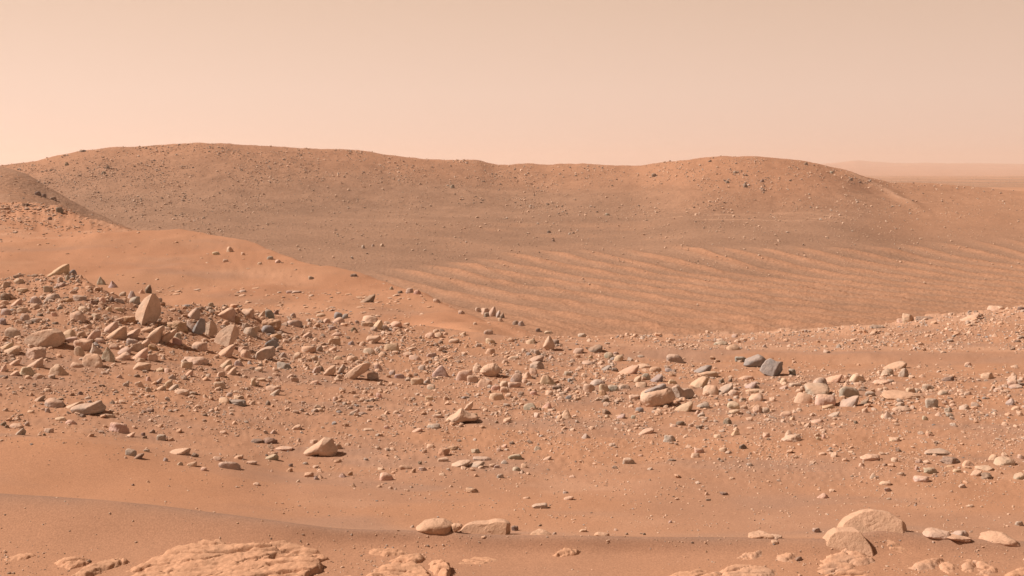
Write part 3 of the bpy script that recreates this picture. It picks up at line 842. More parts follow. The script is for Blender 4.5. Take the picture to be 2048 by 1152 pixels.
hero('R3', [(903, 357), (925, 312), (950, 273), (975, 295), (1000, 350), (985, 382), (945, 386)],
     't', "pale spire shaped boulder with a fin profile, at the foot of the sand drift", "the pale spire", depth=0.75, rough=0.025, sub=5)
hero('R2', [(1274, 457), (1288, 430), (1380, 428), (1394, 452), (1360, 480), (1300, 484)],
     't', "cushion shaped slab with a flat pale top, in the middle of the rubble band", "the cushion slab", depth=0.8, rough=0.02, rnd=0.5, sub=5, sink=0.0)
hero('R3', [(417, 550), (440, 515), (480, 492), (530, 488), (578, 520), (576, 552), (530, 586), (490, 590)],
     't', "rounded furrowed boulder like a clenched fist, right of the fluted dome", "the furrowed boulder", depth=0.85, rough=0.035, strata=0.03, sub=6)
hero('R8', [(627, 814), (650, 803), (735, 794), (748, 802), (748, 831), (690, 833), (640, 826)],
     'g', "small dark brick shaped block on bare sand, pale top and shaded front", "the brick shaped block", depth=0.6, rough=0.02, rnd=0.4, name='rock', sub=5, sink=0.0,
     ridges=[(((640, 808), 0.8), ((740, 803), 0.8), None, 5)])
hero('R8', [(70, 1012), (120, 965), (160, 950), (300, 945), (360, 928), (430, 930), (466, 950), (462, 1022), (300, 1032), (75, 1030)],
     'o', "long smooth pale boulder behind the ripple crest, its blunt end broken and dark", "the long pale boulder", depth=0.6, rough=0.02, rnd=0.5, sub=None,
     ridges=[(((440, 930), 0.3), ((420, 1020), 0.6), 12, 55)])
hero('R7', [(1500, 985), (1560, 937), (1640, 920), (1720, 922), (1790, 952), (1788, 1010), (1740, 1016), (1600, 1016)],
     'o', "smooth whaleback boulder half drowned in the ripple crest", "the whaleback boulder", depth=0.7, rough=0.02, rnd=0.6, sub=6)
hero('R7', [(1776, 958), (1800, 948), (1850, 950), (1864, 965), (1850, 988), (1790, 1016)],
     'o', "stubby rounded boulder wedged between the whaleback and the long pale boulder", None, depth=0.8, rough=0.04, sub=5)
hero('R9', [(865, 715), (900, 655), (960, 618), (1040, 592), (1110, 577), (1190, 590), (1260, 620), (1300, 650), (1308, 700), (1200, 735), (1000, 740)],
     'o', "broad pale scoured boulder rising behind the ripple crest, its end rough and dark", "the broad scoured boulder", depth=0.7, rough=0.025, rnd=0.6, sub=None, strata=0.02,
     ridges=[(((1270, 625), 0.2), ((1255, 700), 0.6), 10, 50)])
hero('R9', [(735, 852), (770, 790), (820, 730), (870, 703), (1000, 699), (1030, 730), (1070, 780), (1104, 828), (1080, 850), (1000, 835), (900, 835), (800, 850)],
     'o', "smooth tilted pale slab on the ripple face, in front of the broad scoured boulder", "the smooth tilted slab", depth=0.8, rough=0.012, rnd=0.5, name='bedrock_slab', sink=0.3,
     cuts=[((-0.1, -0.8, 0.6), 0.27)])
# ------------------------------------------------------------------ catalogue of the other rocks: x0 y0 x1 y1 shape tone
CAT = {
'R1': """385 105 530 190 w t;530 150 590 190 a b;10 240 75 292 a t;110 215 180 262 a t;105 185 175 213 a g;440 205 480 250 a g;500 190 535 235 a g;425 250 500 288 o g;
745 203 808 267 p g;833 237 903 290 p g;1110 265 1163 332 b k;1068 300 1112 335 p t;980 313 1045 372 p g;990 355 1072 412 b g;918 320 968 355 o g;0 325 95 385 a k;
130 295 205 328 s t;340 272 400 325 a g;240 355 325 425 a g;350 335 460 388 s g;480 368 560 402 a o;563 345 662 392 a g;685 383 745 418 a k;755 362 805 395 a t;
825 358 880 397 p k;885 370 950 405 a g;810 435 860 468 a t;880 440 945 468 a t;85 375 168 428 w t;235 412 310 455 a t;0 385 70 425 a t;135 440 218 485 a t;0 450 82 500 o g;
0 520 50 575 o b;155 485 225 545 a g;235 520 320 557 s g;395 475 438 510 a t;280 485 330 507 s k;600 435 680 467 s t;535 470 657 548 o t;703 485 772 527 a g;645 572 702 602 o t;
30 595 158 670 d g;400 550 450 570 s k;435 430 480 457 a b;360 450 400 472 a g;1205 365 1245 408 a g;1430 440 1538 530 w g;1430 535 1510 625 o t;1270 540 1440 620 a o;
1645 440 1810 528 w t;1600 402 1640 435 a g;1765 415 1840 445 s o;1850 452 1950 505 s t;1790 500 1845 555 a o;1860 560 1920 610 a g;1868 590 1966 660 s g;1475 703 1592 770 d t;
1668 728 1805 822 w t;1700 540 1770 585 d o;1830 740 1910 790 a t;1848 765 1918 825 d t;788 545 905 635 w t;795 585 968 685 w t;935 605 1070 685 w t;665 610 765 692 w t;
592 622 662 672 o t;475 608 588 682 d t;500 667 597 708 s t;0 705 110 762 w t;0 735 168 800 w t;200 748 355 835 a t;563 685 708 765 s t;677 715 775 797 p t;573 735 650 815 a t;
735 675 805 715 o t;843 717 917 762 o t;967 678 1050 740 a g;1060 683 1150 745 w t;1003 710 1110 780 a t;1137 722 1208 770 o o;893 748 1005 805 w g;883 785 1000 845 w t;
1005 755 1135 845 w t;773 742 880 855 p g;645 795 805 898 d t;1138 793 1212 853 a t;1035 825 1115 868 s t;1085 593 1170 632 s t;1335 635 1390 680 a g;1325 668 1402 725 d t;
945 508 1040 560 s o;883 518 950 560 o t;67 835 157 888 w t;197 825 337 903 w t;0 873 50 935 w t;147 895 270 962 a t;75 928 147 965 w t;380 875 512 962 p t;545 862 632 903 d t;
1018 865 1162 925 s t;1195 903 1260 935 s t;1253 908 1318 943 d t;1383 853 1478 910 a t;1400 820 1590 880 s t;1685 842 1778 905 w t;1800 845 1862 890 d g;1725 880 1790 930 o t;
1742 900 1815 958 w t;1410 922 1485 970 w t;1665 935 1727 975 a t;1575 948 1620 977 d t;1295 953 1352 992 a g;1025 953 1075 978 a k;1120 968 1160 1005 a t;1190 980 1250 1025 w g;
1040 1008 1103 1052 a t;945 1018 990 1048 a g;250 950 340 990 a t;365 955 425 987 s g;190 962 235 990 s t;0 960 60 985 s k;775 930 835 957 s g;895 955 940 983 d g;
1645 1010 1735 1060 s t;1650 975 1690 1005 a k;1930 985 1966 1045 o t;1250 1000 1330 1060 d t;1195 1040 1275 1078 w t;1290 1030 1370 1078 w g;1341 1070 1455 1110 s t;
1460 1085 1515 1110 o g;1120 1050 1160 1090 a g;330 1062 395 1083 s t;597 1085 637 1112 a k;760 1030 805 1050 s k""",
'R2': """442 235 500 290 w t;500 225 572 295 o b;315 222 405 268 d o;562 228 605 265 a k;475 300 618 378 s o;665 305 785 357 s g;690 250 737 290 a g;470 345 575 410 o b;
332 352 455 430 w t;320 332 385 378 a t;895 255 962 283 d t;1030 245 1100 293 o b;1092 258 1138 298 o b;1008 285 1118 335 d t;940 293 1003 330 d t;1247 273 1370 325 d t;
1243 318 1340 355 s t;1325 305 1405 378 w t;1390 342 1443 378 o g;1445 315 1555 365 o t;1487 362 1548 398 d t;870 330 922 365 o o;1190 307 1225 335 o g;1140 313 1175 340 o o;
990 352 1057 383 a g;1155 360 1210 400 a k;785 400 862 445 w g;1008 400 1090 430 o t;500 455 615 520 a b;545 440 608 475 a b;530 412 625 450 s o;985 445 1075 500 a t;
1135 465 1187 500 a g;1222 472 1275 507 o t;780 503 895 558 o t;895 503 945 550 a g;980 510 1052 543 w t;1412 487 1530 545 d t;1250 520 1345 565 d g;1370 550 1430 590 o t;
1560 553 1640 590 s t;1607 575 1700 615 d t;1740 557 1815 593 d g;717 555 780 608 o t;612 553 668 595 o g;1030 582 1090 612 d t;1128 580 1212 622 o t;590 628 700 683 a b;
418 668 485 705 s t;298 513 368 558 o t;310 535 385 592 o t;150 613 240 670 w t;265 613 327 658 o g;195 648 262 695 w t;210 670 280 725 w t;130 705 190 742 b t;1283 707 1378 767 o g;
1340 640 1400 690 a g;860 665 925 715 a g;905 662 952 702 a k;885 622 925 662 p t;845 583 905 618 a t;662 722 720 755 w t;693 742 760 782 a t;580 738 622 772 p t;850 770 912 797 o t;
1452 690 1500 727 o g;1675 652 1732 692 d g;1780 650 1912 742 p g;1495 720 1567 757 d g;1620 747 1718 805 o t;1718 765 1770 795 a g;1743 803 1810 840 o t;1352 863 1398 905 o t;
505 810 620 850 s t;530 838 615 887 w g;388 750 435 785 a t;385 775 455 808 s t;437 752 508 777 s t;108 792 185 828 s t;260 887 335 912 s t;500 925 540 962 a k;1020 895 1060 930 a g;
780 930 815 955 a g;1260 918 1300 935 s k;1730 888 1790 922 o t;1868 890 1912 922 a t;1728 402 1802 443 d t;1790 377 1830 403 o t;1797 400 1868 440 d t;1825 462 1868 490 a k;
1840 505 1878 533 o g;890 985 945 1010 s t;1037 985 1075 1012 o t;1190 990 1225 1015 a t;1215 1015 1290 1033 s k;1790 1028 1862 1060 s t;1235 110 1345 172 w k;665 80 710 102 o g;
703 82 780 100 s g;300 75 355 92 s g;1455 48 1487 75 a g;1517 80 1557 103 a k;1580 62 1640 100 a g;1640 75 1700 110 a t;1790 143 1845 173 a t;1870 600 1900 625 a k""",
'R3': """453 228 522 265 o g;270 243 317 272 d t;465 293 540 335 o t;180 297 265 332 o t;632 292 682 320 o t;775 297 850 338 d t;975 300 1030 338 o k;1135 367 1217 410 d g;
1252 340 1360 402 d k;1375 400 1450 448 d g;1445 420 1525 470 d t;1448 397 1490 420 a g;1175 256 1247 285 o g;837 380 893 422 a g;465 372 537 420 d t;785 430 917 475 w g;
805 470 915 528 a g;635 427 725 457 d t;950 425 995 457 a g;1205 467 1308 497 s g;1355 500 1435 540 w b;1340 462 1382 488 a t;1255 423 1290 448 a t;365 503 430 553 d t;
238 530 368 617 d t;323 577 413 635 d t;403 610 515 668 d t;505 650 582 693 d t;655 560 745 632 o g;570 618 640 668 d t;630 625 735 670 s t;575 665 650 710 s t;748 550 828 607 p t;
800 523 865 570 d t;745 605 790 640 o t;775 627 823 657 o g;1070 545 1125 580 d g;875 573 1003 648 p t;495 710 610 770 d t;1095 600 1137 632 a b;975 655 1052 690 s k;
1065 665 1118 700 w t;805 693 860 728 o t;922 693 985 730 d t;1015 738 1068 768 d t;1165 745 1200 767 o t;1215 640 1305 710 o t;1270 608 1390 655 o g;1333 640 1418 703 d t;
1405 650 1488 700 o g;1487 645 1575 680 d g;1335 690 1400 735 d o;1357 747 1412 783 a k;1565 730 1650 760 s t;15 645 80 688 o g;755 793 858 845 o g;868 825 895 850 a k;
900 787 975 835 p t;940 835 1005 850 s t;1040 840 1128 913 p t;1010 883 1055 918 o t;835 865 885 905 a t;600 903 665 930 w t;400 925 437 945 a k;532 925 565 945 a k;
350 868 410 905 a g;1360 838 1427 878 a k;1475 875 1543 908 w g;1380 880 1420 905 a t;1580 882 1617 912 d g;1650 985 1760 1028 w t;1615 825 1680 862 d b;1750 825 1790 847 a k;
1205 1025 1268 1063 p g;1830 1035 1930 1092 a g;1917 1093 1948 1115 o g;1480 500 1645 572 w t;430 60 500 110 a t;490 50 545 125 b t;450 95 515 128 a k;545 80 580 135 b g;575 95 612 140 b k;
560 135 600 165 a t;670 155 725 190 a k;715 160 765 200 a g;850 215 890 245 a k;385 55 430 90 a t;915 235 975 258 s t;255 80 305 108 a g;90 0 120 20 a t;370 170 400 190 s g;250 310 251 311 o t""",
'R4': """305 260 450 322 d g;530 345 668 405 w b;845 280 945 322 a b;1260 375 1315 422 a b;820 108 868 135 d g;690 160 800 190 s g;775 188 880 230 d t;1055 185 1090 210 a g;
1620 180 1665 213 p b;1375 72 1405 97 a g;190 360 280 400 d t;90 337 200 368 s t;305 367 375 397 o b;65 425 130 475 w t;125 407 197 460 o g;195 417 292 475 w b;80 480 175 520 d g;
330 455 400 490 d t;30 575 120 607 s t;82 670 145 705 d g;212 668 250 690 a k;380 627 530 700 w t;550 635 652 677 o g;560 395 720 440 d t;497 432 645 520 w t;600 500 720 572 d t;
705 483 833 565 w g;785 533 875 578 d t;725 445 765 487 a k;790 440 825 475 b k;868 425 988 460 d t;925 475 1013 527 w g;928 530 1050 560 s t;950 562 1060 620 d t;1190 445 1240 487 d t;
1190 502 1253 530 d g;1260 480 1355 510 s g;1530 417 1672 478 w t;1445 443 1557 505 d g;1385 490 1575 573 o g;1343 503 1395 543 o t;1298 553 1432 640 d t;1455 565 1610 655 d t;
1632 500 1785 590 d g;1645 577 1803 665 w g;1807 600 1873 647 w k;1720 410 1842 475 d t;1840 545 1920 585 o g;1785 525 1850 542 s k;1755 480 1825 503 s t;780 625 880 682 o t;
790 683 875 722 d t;980 650 1060 712 a t;1045 670 1112 715 o g;875 595 935 627 a g;885 655 945 685 a t;1185 703 1280 740 d t;1265 740 1310 768 a t;1560 703 1657 743 w g;
1820 675 1870 712 a t;1430 760 1530 787 d t;755 753 820 797 a k;393 772 455 808 o k;535 695 580 725 a t;555 710 613 748 o g;485 795 530 820 a t;875 950 937 990 a k;820 840 880 885 p t;
680 878 740 905 s t;1060 865 1115 900 a t;1228 843 1293 900 p t;1210 885 1363 938 a t;1455 870 1500 897 o t;1510 848 1550 873 o t;1510 878 1545 910 a t;1467 895 1503 922 o t;
505 1020 575 1058 d t;530 983 612 1022 a t;725 978 787 1013 o t;1797 1098 1837 1128 p t;1755 770 1792 797 a k;1715 1005 1760 1022 s t;1487 1018 1540 1037 s t;935 820 985 837 s t;
1510 650 1615 683 a t;1075 625 1125 640 s t;345 800 400 820 s t""",
'R5': """1030 103 1127 170 a t;1143 127 1270 150 s k;985 140 1060 172 s t;1500 100 1645 152 w t;785 192 895 215 s k;1385 100 1425 118 a t;1685 45 1825 78 s t;427 343 465 365 p t;
1110 357 1145 380 a g;1410 265 1447 285 a b;893 478 1075 528 w t;863 527 975 585 d g;1003 523 1083 592 a g;1508 477 1567 505 a t;1328 585 1433 622 a k;1635 557 1740 607 a t;
1840 580 1912 640 b g;1843 612 1915 658 o t;1857 645 1948 682 o g;810 613 975 645 s t;1190 645 1272 693 o g;885 668 925 690 s t;875 690 930 722 a t;1060 672 1130 712 a t;
1130 678 1180 712 o g;1307 693 1388 728 d g;1497 698 1560 728 d g;870 725 1200 763 s o;1205 753 1320 825 a g;980 785 1050 815 a g;950 818 1105 855 s t;1470 803 1563 843 a g;
1560 783 1625 823 d g;1825 758 1895 808 b g;1868 815 1932 845 d t;1355 825 1415 862 a g;1365 865 1425 897 o g;1390 768 1433 795 o t;1395 793 1437 818 o t;1285 860 1332 893 p t;
873 853 962 912 p g;1185 885 1232 923 a t;1213 1008 1270 1040 a t;932 1055 1013 1085 s t;1600 757 1638 780 a k;1740 672 1815 692 s t;1345 770 1380 793 a g;1915 50 1966 75 s k""",
'R6': """255 118 345 165 w g;337 147 487 212 o g;435 138 485 152 s k;505 160 640 215 w t;755 258 808 278 s k;805 258 880 292 a t;605 260 660 287 a k;415 287 510 313 s t;
500 303 582 338 o t;70 337 178 368 d t;0 322 45 352 o k;35 343 70 368 a k;190 315 228 353 o g;345 215 385 250 a g;118 368 193 422 w g;340 372 408 405 a t;327 408 352 428 a k;
837 325 990 402 a t;970 403 1037 438 w t;1207 417 1275 463 o g;1145 378 1192 408 a k;1085 402 1115 428 a k;1095 428 1130 450 a k;967 527 1047 580 o g;1025 565 1102 608 w k;
1275 520 1467 572 w t;1468 560 1527 593 a k;1105 530 1147 552 o g;1253 595 1290 625 a g;1360 628 1405 655 a g;1437 628 1510 665 o t;1540 670 1590 697 o t;1635 587 1705 620 o t;
1688 618 1845 682 d g;1795 580 1868 608 s t;1690 388 1745 412 s t;1120 218 1182 247 o k;1085 230 1125 250 o k;1745 150 1895 192 s b;1678 135 1762 182 o t;1800 118 1870 145 w k;
1735 98 1785 127 a g;210 232 265 255 s t;1010 795 1032 812 a k""",
'R7': """233 300 335 332 s k;330 288 440 335 s k;690 303 750 335 s t;890 333 935 378 o t;957 328 1003 350 s t;427 360 565 388 s t;345 415 448 460 b g;385 400 440 418 a o;
205 470 285 495 s t;550 190 622 228 d t;383 230 438 262 a g;872 455 935 482 a o;1105 443 1140 463 a g;645 555 720 590 a o;722 588 762 612 a g;910 560 973 595 p g;980 550 1020 580 a o;
1210 520 1262 538 s t;1225 555 1335 618 d t;1378 495 1475 530 d o;1525 515 1590 545 a g;1520 470 1550 495 a k;1293 662 1328 685 a t;1200 655 1245 672 a o;583 612 613 632 d t;
257 633 303 655 o t;510 522 560 553 a o;525 487 560 512 a k;385 532 410 552 p t;105 428 175 455 a o;1675 372 1765 430 a o;1675 443 1758 473 s t;1588 337 1650 370 o t;
1755 350 1835 385 a o;1548 380 1590 410 a t;1683 560 1735 580 s t;1590 185 1690 222 s g;1475 215 1555 247 w t;1638 105 1710 135 d t;738 63 792 88 o t;885 65 925 93 o o;
1370 108 1412 130 o t;1040 68 1070 95 a t;1100 218 1180 237 s t;1260 195 1305 220 a t;1460 962 1492 980 a g""",
'R8': """175 433 318 463 s g;445 413 553 455 s g;160 372 230 407 a g;358 367 395 392 o g;395 340 440 363 w t;393 460 443 490 p g;337 497 382 522 o g;480 512 540 543 d g;545 487 595 520 o t;
715 430 780 460 w t;360 567 412 600 d g;120 677 218 713 a o;875 738 950 768 o t;867 698 910 718 a g;1323 440 1420 490 s g;1445 420 1480 433 s t;990 988 1052 1013 d t;1260 988 1287 1005 o g;
470 965 525 1005 a k;8 468 155 515 w t;135 470 270 515 w g;645 350 705 385 p g;915 580 960 594 s t;1680 925 1705 943 o g;1725 750 1757 767 o t;240 1045 280 1062 s o;560 745 612 758 s t;
600 775 601 776 o t;675 955 705 970 a k;785 1015 820 1033 a g;1345 1020 1370 1035 a k;1480 1020 1505 1037 a k;615 1012 780 1035 d o;1105 1018 1225 1045 d o""",
'R9': """1012 215 1140 257 s t;1410 188 1588 220 s g;1530 235 1648 277 a k;1655 255 1727 292 p t;1828 218 1888 252 d t;1857 235 1995 285 d t;2010 215 2048 245 d t;1745 293 1855 318 s t;
1708 315 1785 352 w t;1775 337 1853 373 a k;1985 333 2048 375 d g;1410 300 1505 340 a g;1355 353 1448 393 s t;1075 333 1117 370 p g;1210 238 1253 265 o t;1005 272 1042 295 a t;
1150 275 1187 290 a k;1357 247 1410 272 a g;1135 387 1208 413 s t;1160 427 1208 452 a g;1357 292 1385 315 a t;1635 405 1685 430 a g;1198 110 1260 135 d t;1430 75 1478 100 d o;
750 205 795 220 s t;740 460 815 495 a t;1590 698 1700 740 a g;1400 694 1575 744 s t;1995 637 2048 670 a g;1785 727 1990 785 d o;1545 740 1700 770 s o;300 712 460 748 s o;450 727 520 748 s t;
710 680 765 710 a g;450 762 495 785 s t;600 863 650 890 a k;1178 492 1210 504 o g;1595 310 1650 330 s t;1660 292 1710 305 s o;1555 286 1600 297 s o;1680 535 1735 552 a t;30 455 55 475 a t;
125 455 180 475 a k;35 497 70 510 a k;183 360 225 375 a t;1578 443 1600 457 a t;960 197 975 210 a t;1360 520 1372 535 a k""",
# far: low outcrops and single stones on the hills
'S': """452 493 467 504 a t;426 503 440 510 s t;446 518 456 524 s t;550 519 563 526 a t;534 512 547 519 s g;515 524 524 529 s t;617 552 628 559 a g;701 547 715 553 s k;482 504 490 510 s t;
112 414 127 425 a k;95 433 104 440 a k;70 382 82 391 a k;84 387 93 395 a k;100 393 113 400 a k;1486 367 1496 375 a k;1466 341 1475 347 a k;1520 358 1529 364 a k;1524 376 1530 382 a k;1451 361 1459 366 a k;
1698 355 1706 361 a k;1660 342 1667 347 a g;1608 324 1616 330 a k;1302 346 1314 354 a k;1416 320 1424 324 a k;900 369 909 376 a k;1094 460 1102 466 a k;1103 478 1110 483 a k;743 488 749 493 a g;760 487 768 493 a g;
723 490 730 497 a g;203 342 212 348 a k;158 299 172 304 s k;130 325 138 331 a k;212 331 221 338 a k;1211 426 1220 431 a g"""}
for sp, txt in CAT.items():
    ox, oy, sc = SP[sp]
    for e in txt.replace('\n', '').split(';'):
        t = e.split()
        if len(t) < 6:
            continue
        a, b_, c, d_ = [float(q) for q in t[:4]]
        if c - a < 3:
            continue
        add_rock(ox + a / sc, oy + b_ / sc, ox + c / sc, oy + d_ / sc, t[4], t[5])

rk = [q for q in ALLROCKS if q['ob'].name.startswith('rock') and not q['label']]
rk.sort(key=lambda q: -q['w'] * q['h'] - (900 if q['layer'] is not N else 0))
LEFT = rk[285:]
for q in LEFT:
    ALLROCKS.remove(q)
# ------------------------------------------------------------------ labels that single each rock out
MARKS = {('R2', 442): None}
def mark_at(u, v, phrase, label):
    best = min(ALLROCKS, key=lambda r: (r['u'] - u) ** 2 + (r['v'] - v) ** 2)
    best['mark'] = phrase; best['label'] = label


mark_at(119, 549, "the mound top boulder", "pale peaked boulder crowning the rubble mound against the sand hill")
mark_at(155, 643, "the pale egg rock", "smooth pale egg shaped rock lying on the mound's gravel slope")
mark_at(24, 673, "the grey dome", "smooth grey dome shaped boulder on fine gravel below the mound")
mark_at(215, 722, "the grey shark fin", "grey fin shaped boulder leaning over a low pale cracked dome")
mark_at(107, 815, "the blunt grey boulder", "blunt grey rounded boulder just behind the boat shaped one")
mark_at(238, 864, "the wedge of pale stone", "pale wedge shaped boulder with a straight shaded edge, on gravel above the dune")
mark_at(460, 937, "the grey turtleback", "low speckled turtleback boulder at the foot of the smooth dune")
mark_at(776, 961, "the pale dome with shadow", "rounded pale boulder alone on smooth sand with a short shadow")
mark_at(880, 753, "the triangular grey boulder", "rough triangular grey boulder at the lower edge of the rubble band")
mark_at(1190, 704, "the dark humped boulder", "dark rough humped boulder on the front of the sand drift")
mark_at(1349, 723, "the smooth drift dome", "smooth grey dome rising from the pale sand drift")
mark_at(1635, 789, "the smooth grey pillow", "smooth grey pillow shaped boulder on top of a cluster of pale ones")
mark_at(1583, 884, "the capped pale rock", "flat ragged pale rock with a pointed cap stone behind it, on gravel")
mark_at(1740, 921, "the flat grooved slab", "flat pale slab with a grooved rim, alone on smooth gravel")
mark_at(1775, 837, "the small grey peak", "small grey peaked rock with a pale facet, on open gravel")
mark_at(1817, 644, "the skyline boulder", "split pale boulder with a shaded face on the field's skyline")
mark_at(1340, 884, "the hooked grey rock", "grey rock with a small hooked peak, alone on gravel")
mark_at(1213, 828, "the black angular rock", "darkest angular rock, a thin black wedge on pale gravel")
mark_at(1008, 636, "the dark skyline blocks", "dark square block at the end of the stacked ledge over the crater")
mark_at(745, 603, "the hill ledge", "dark undercut ledge of bedrock on the flank of the orange sand hill")
mark_at(458, 504, "the lone hill stone", "largest of the few stones near the crest of the orange sand hill")
mark_at(118, 425, "the spur tip rock", "dark jagged rock at the highest tip of the pale bedrock spur")
mark_at(1494, 376, "the dark crag", "largest dark crag on the face of the rounded hill across the crater")
mark_at(1098, 466, "the lone crater rock", "upper of two dark rocks alone on the crater's smooth brown slope")
mark_at(165, 304, "the crest rock", "flat dark rock standing on the crest of the crater wall")
mark_at(755, 641, "the smooth bluish pair", "dusty pale boulder leaning at the rim of the rubble band")

KW = {'o': 'rounded', 'd': 'domed', 'a': 'angular', 's': 'flat', 'w': 'slanted', 'v': 'slanted', 'p': 'peaked', 'b': 'blocky', 'h': 'smooth'}
TW = {'t': 'pale tan', 'g': 'grey', 'b': 'blue grey', 'k': 'dark', 'o': 'orange dusty'}
marks = [r for r in ALLROCKS if r['mark']]
todo = [r for r in ALLROCKS if not r['label']]
buckets = {}
for r in todo:
    def cost(m):
        same = 0 if m['layer'] is r['layer'] else 200
        return math.hypot(m['u'] - r['u'], 1.8 * (m['v'] - r['v'])) + same
    m = min(marks, key=cost)
    du, dv = r['u'] - m['u'], 1.8 * (r['v'] - m['v'])
    if abs(dv) > abs(du) * 0.8:
        rel = 'in front of' if dv > 0 else 'behind'
    else:
        rel = 'right of' if du > 0 else 'left of'
    size = 'tiny' if r['w'] < 11 else 'small' if r['w'] < 20 else 'mid-sized' if r['w'] < 32 else 'large'
    key = (size, TW[r['tone']], KW[r['kind']], rel, m['mark'])
    buckets.setdefault(key, []).append((math.hypot(du, dv), r))
ORD = ['nearest', 'second nearest', 'third nearest', 'fourth nearest', 'fifth nearest', 'sixth nearest', 'seventh nearest', 'eighth nearest', 'ninth nearest']
used = set(r['label'] for r in ALLROCKS if r['label'])
for (size, tw, kw, rel, mk), lst in buckets.items():
    lst.sort(key=lambda q: q[0])
    noun = 'rock'
    for i, (d_, r) in enumerate(lst):
        if len(lst) == 1:
            lb = f"{size} {tw} {kw} {noun} {rel} {mk}"
        else:
            lb = f"{size} {tw} {kw} {noun} {rel} {mk}, {ORD[min(i, 8)]} such"
        assert lb not in used, lb
        used.add(lb)
        r['ob']['label'] = lb
for r in ALLROCKS:
    if r['label']:
        r['ob']['label'] = r['label']
    if r['ob'].name.startswith('rock'):
        r['ob']['group'] = "rocks scattered over the field"
    elif r['ob'].name.startswith('boulder'):
        r['ob']['group'] = "boulders of the rock field"
    else:
        r['ob']['group'] = "bedrock slabs in the near ripple"

jv, jf, jc, off = [], [], [], 0
for q in LEFT:                                   # the smallest catalogued stones become one mass
    me = q['ob'].data; n_ = len(me.vertices)
    co = np.zeros(n_ * 3, np.float32); me.vertices.foreach_get('co', co)
    fi = np.zeros(len(me.polygons) * 3, np.int32); me.polygons.foreach_get('vertices', fi)
    ca = np.zeros(n_ * 4, np.float32); me.attributes['albedo'].data.foreach_get('color', ca)
    jv.append(co.reshape(-1, 3) + np.array(q['ob'].location)); jf.append(fi.reshape(-1, 3) + off); jc.append(ca.reshape(-1, 4) / np.array([ALB, ALB, ALB, 1])); off += n_
    bpy.data.objects.remove(q['ob']); bpy.data.meshes.remove(me)
link("pebbles", mesh_from("pebbles", np.vstack(jv), np.vstack(jf), np.vstack(jc)), M_rock, "fist sized stones among the boulders", kind='stuff')
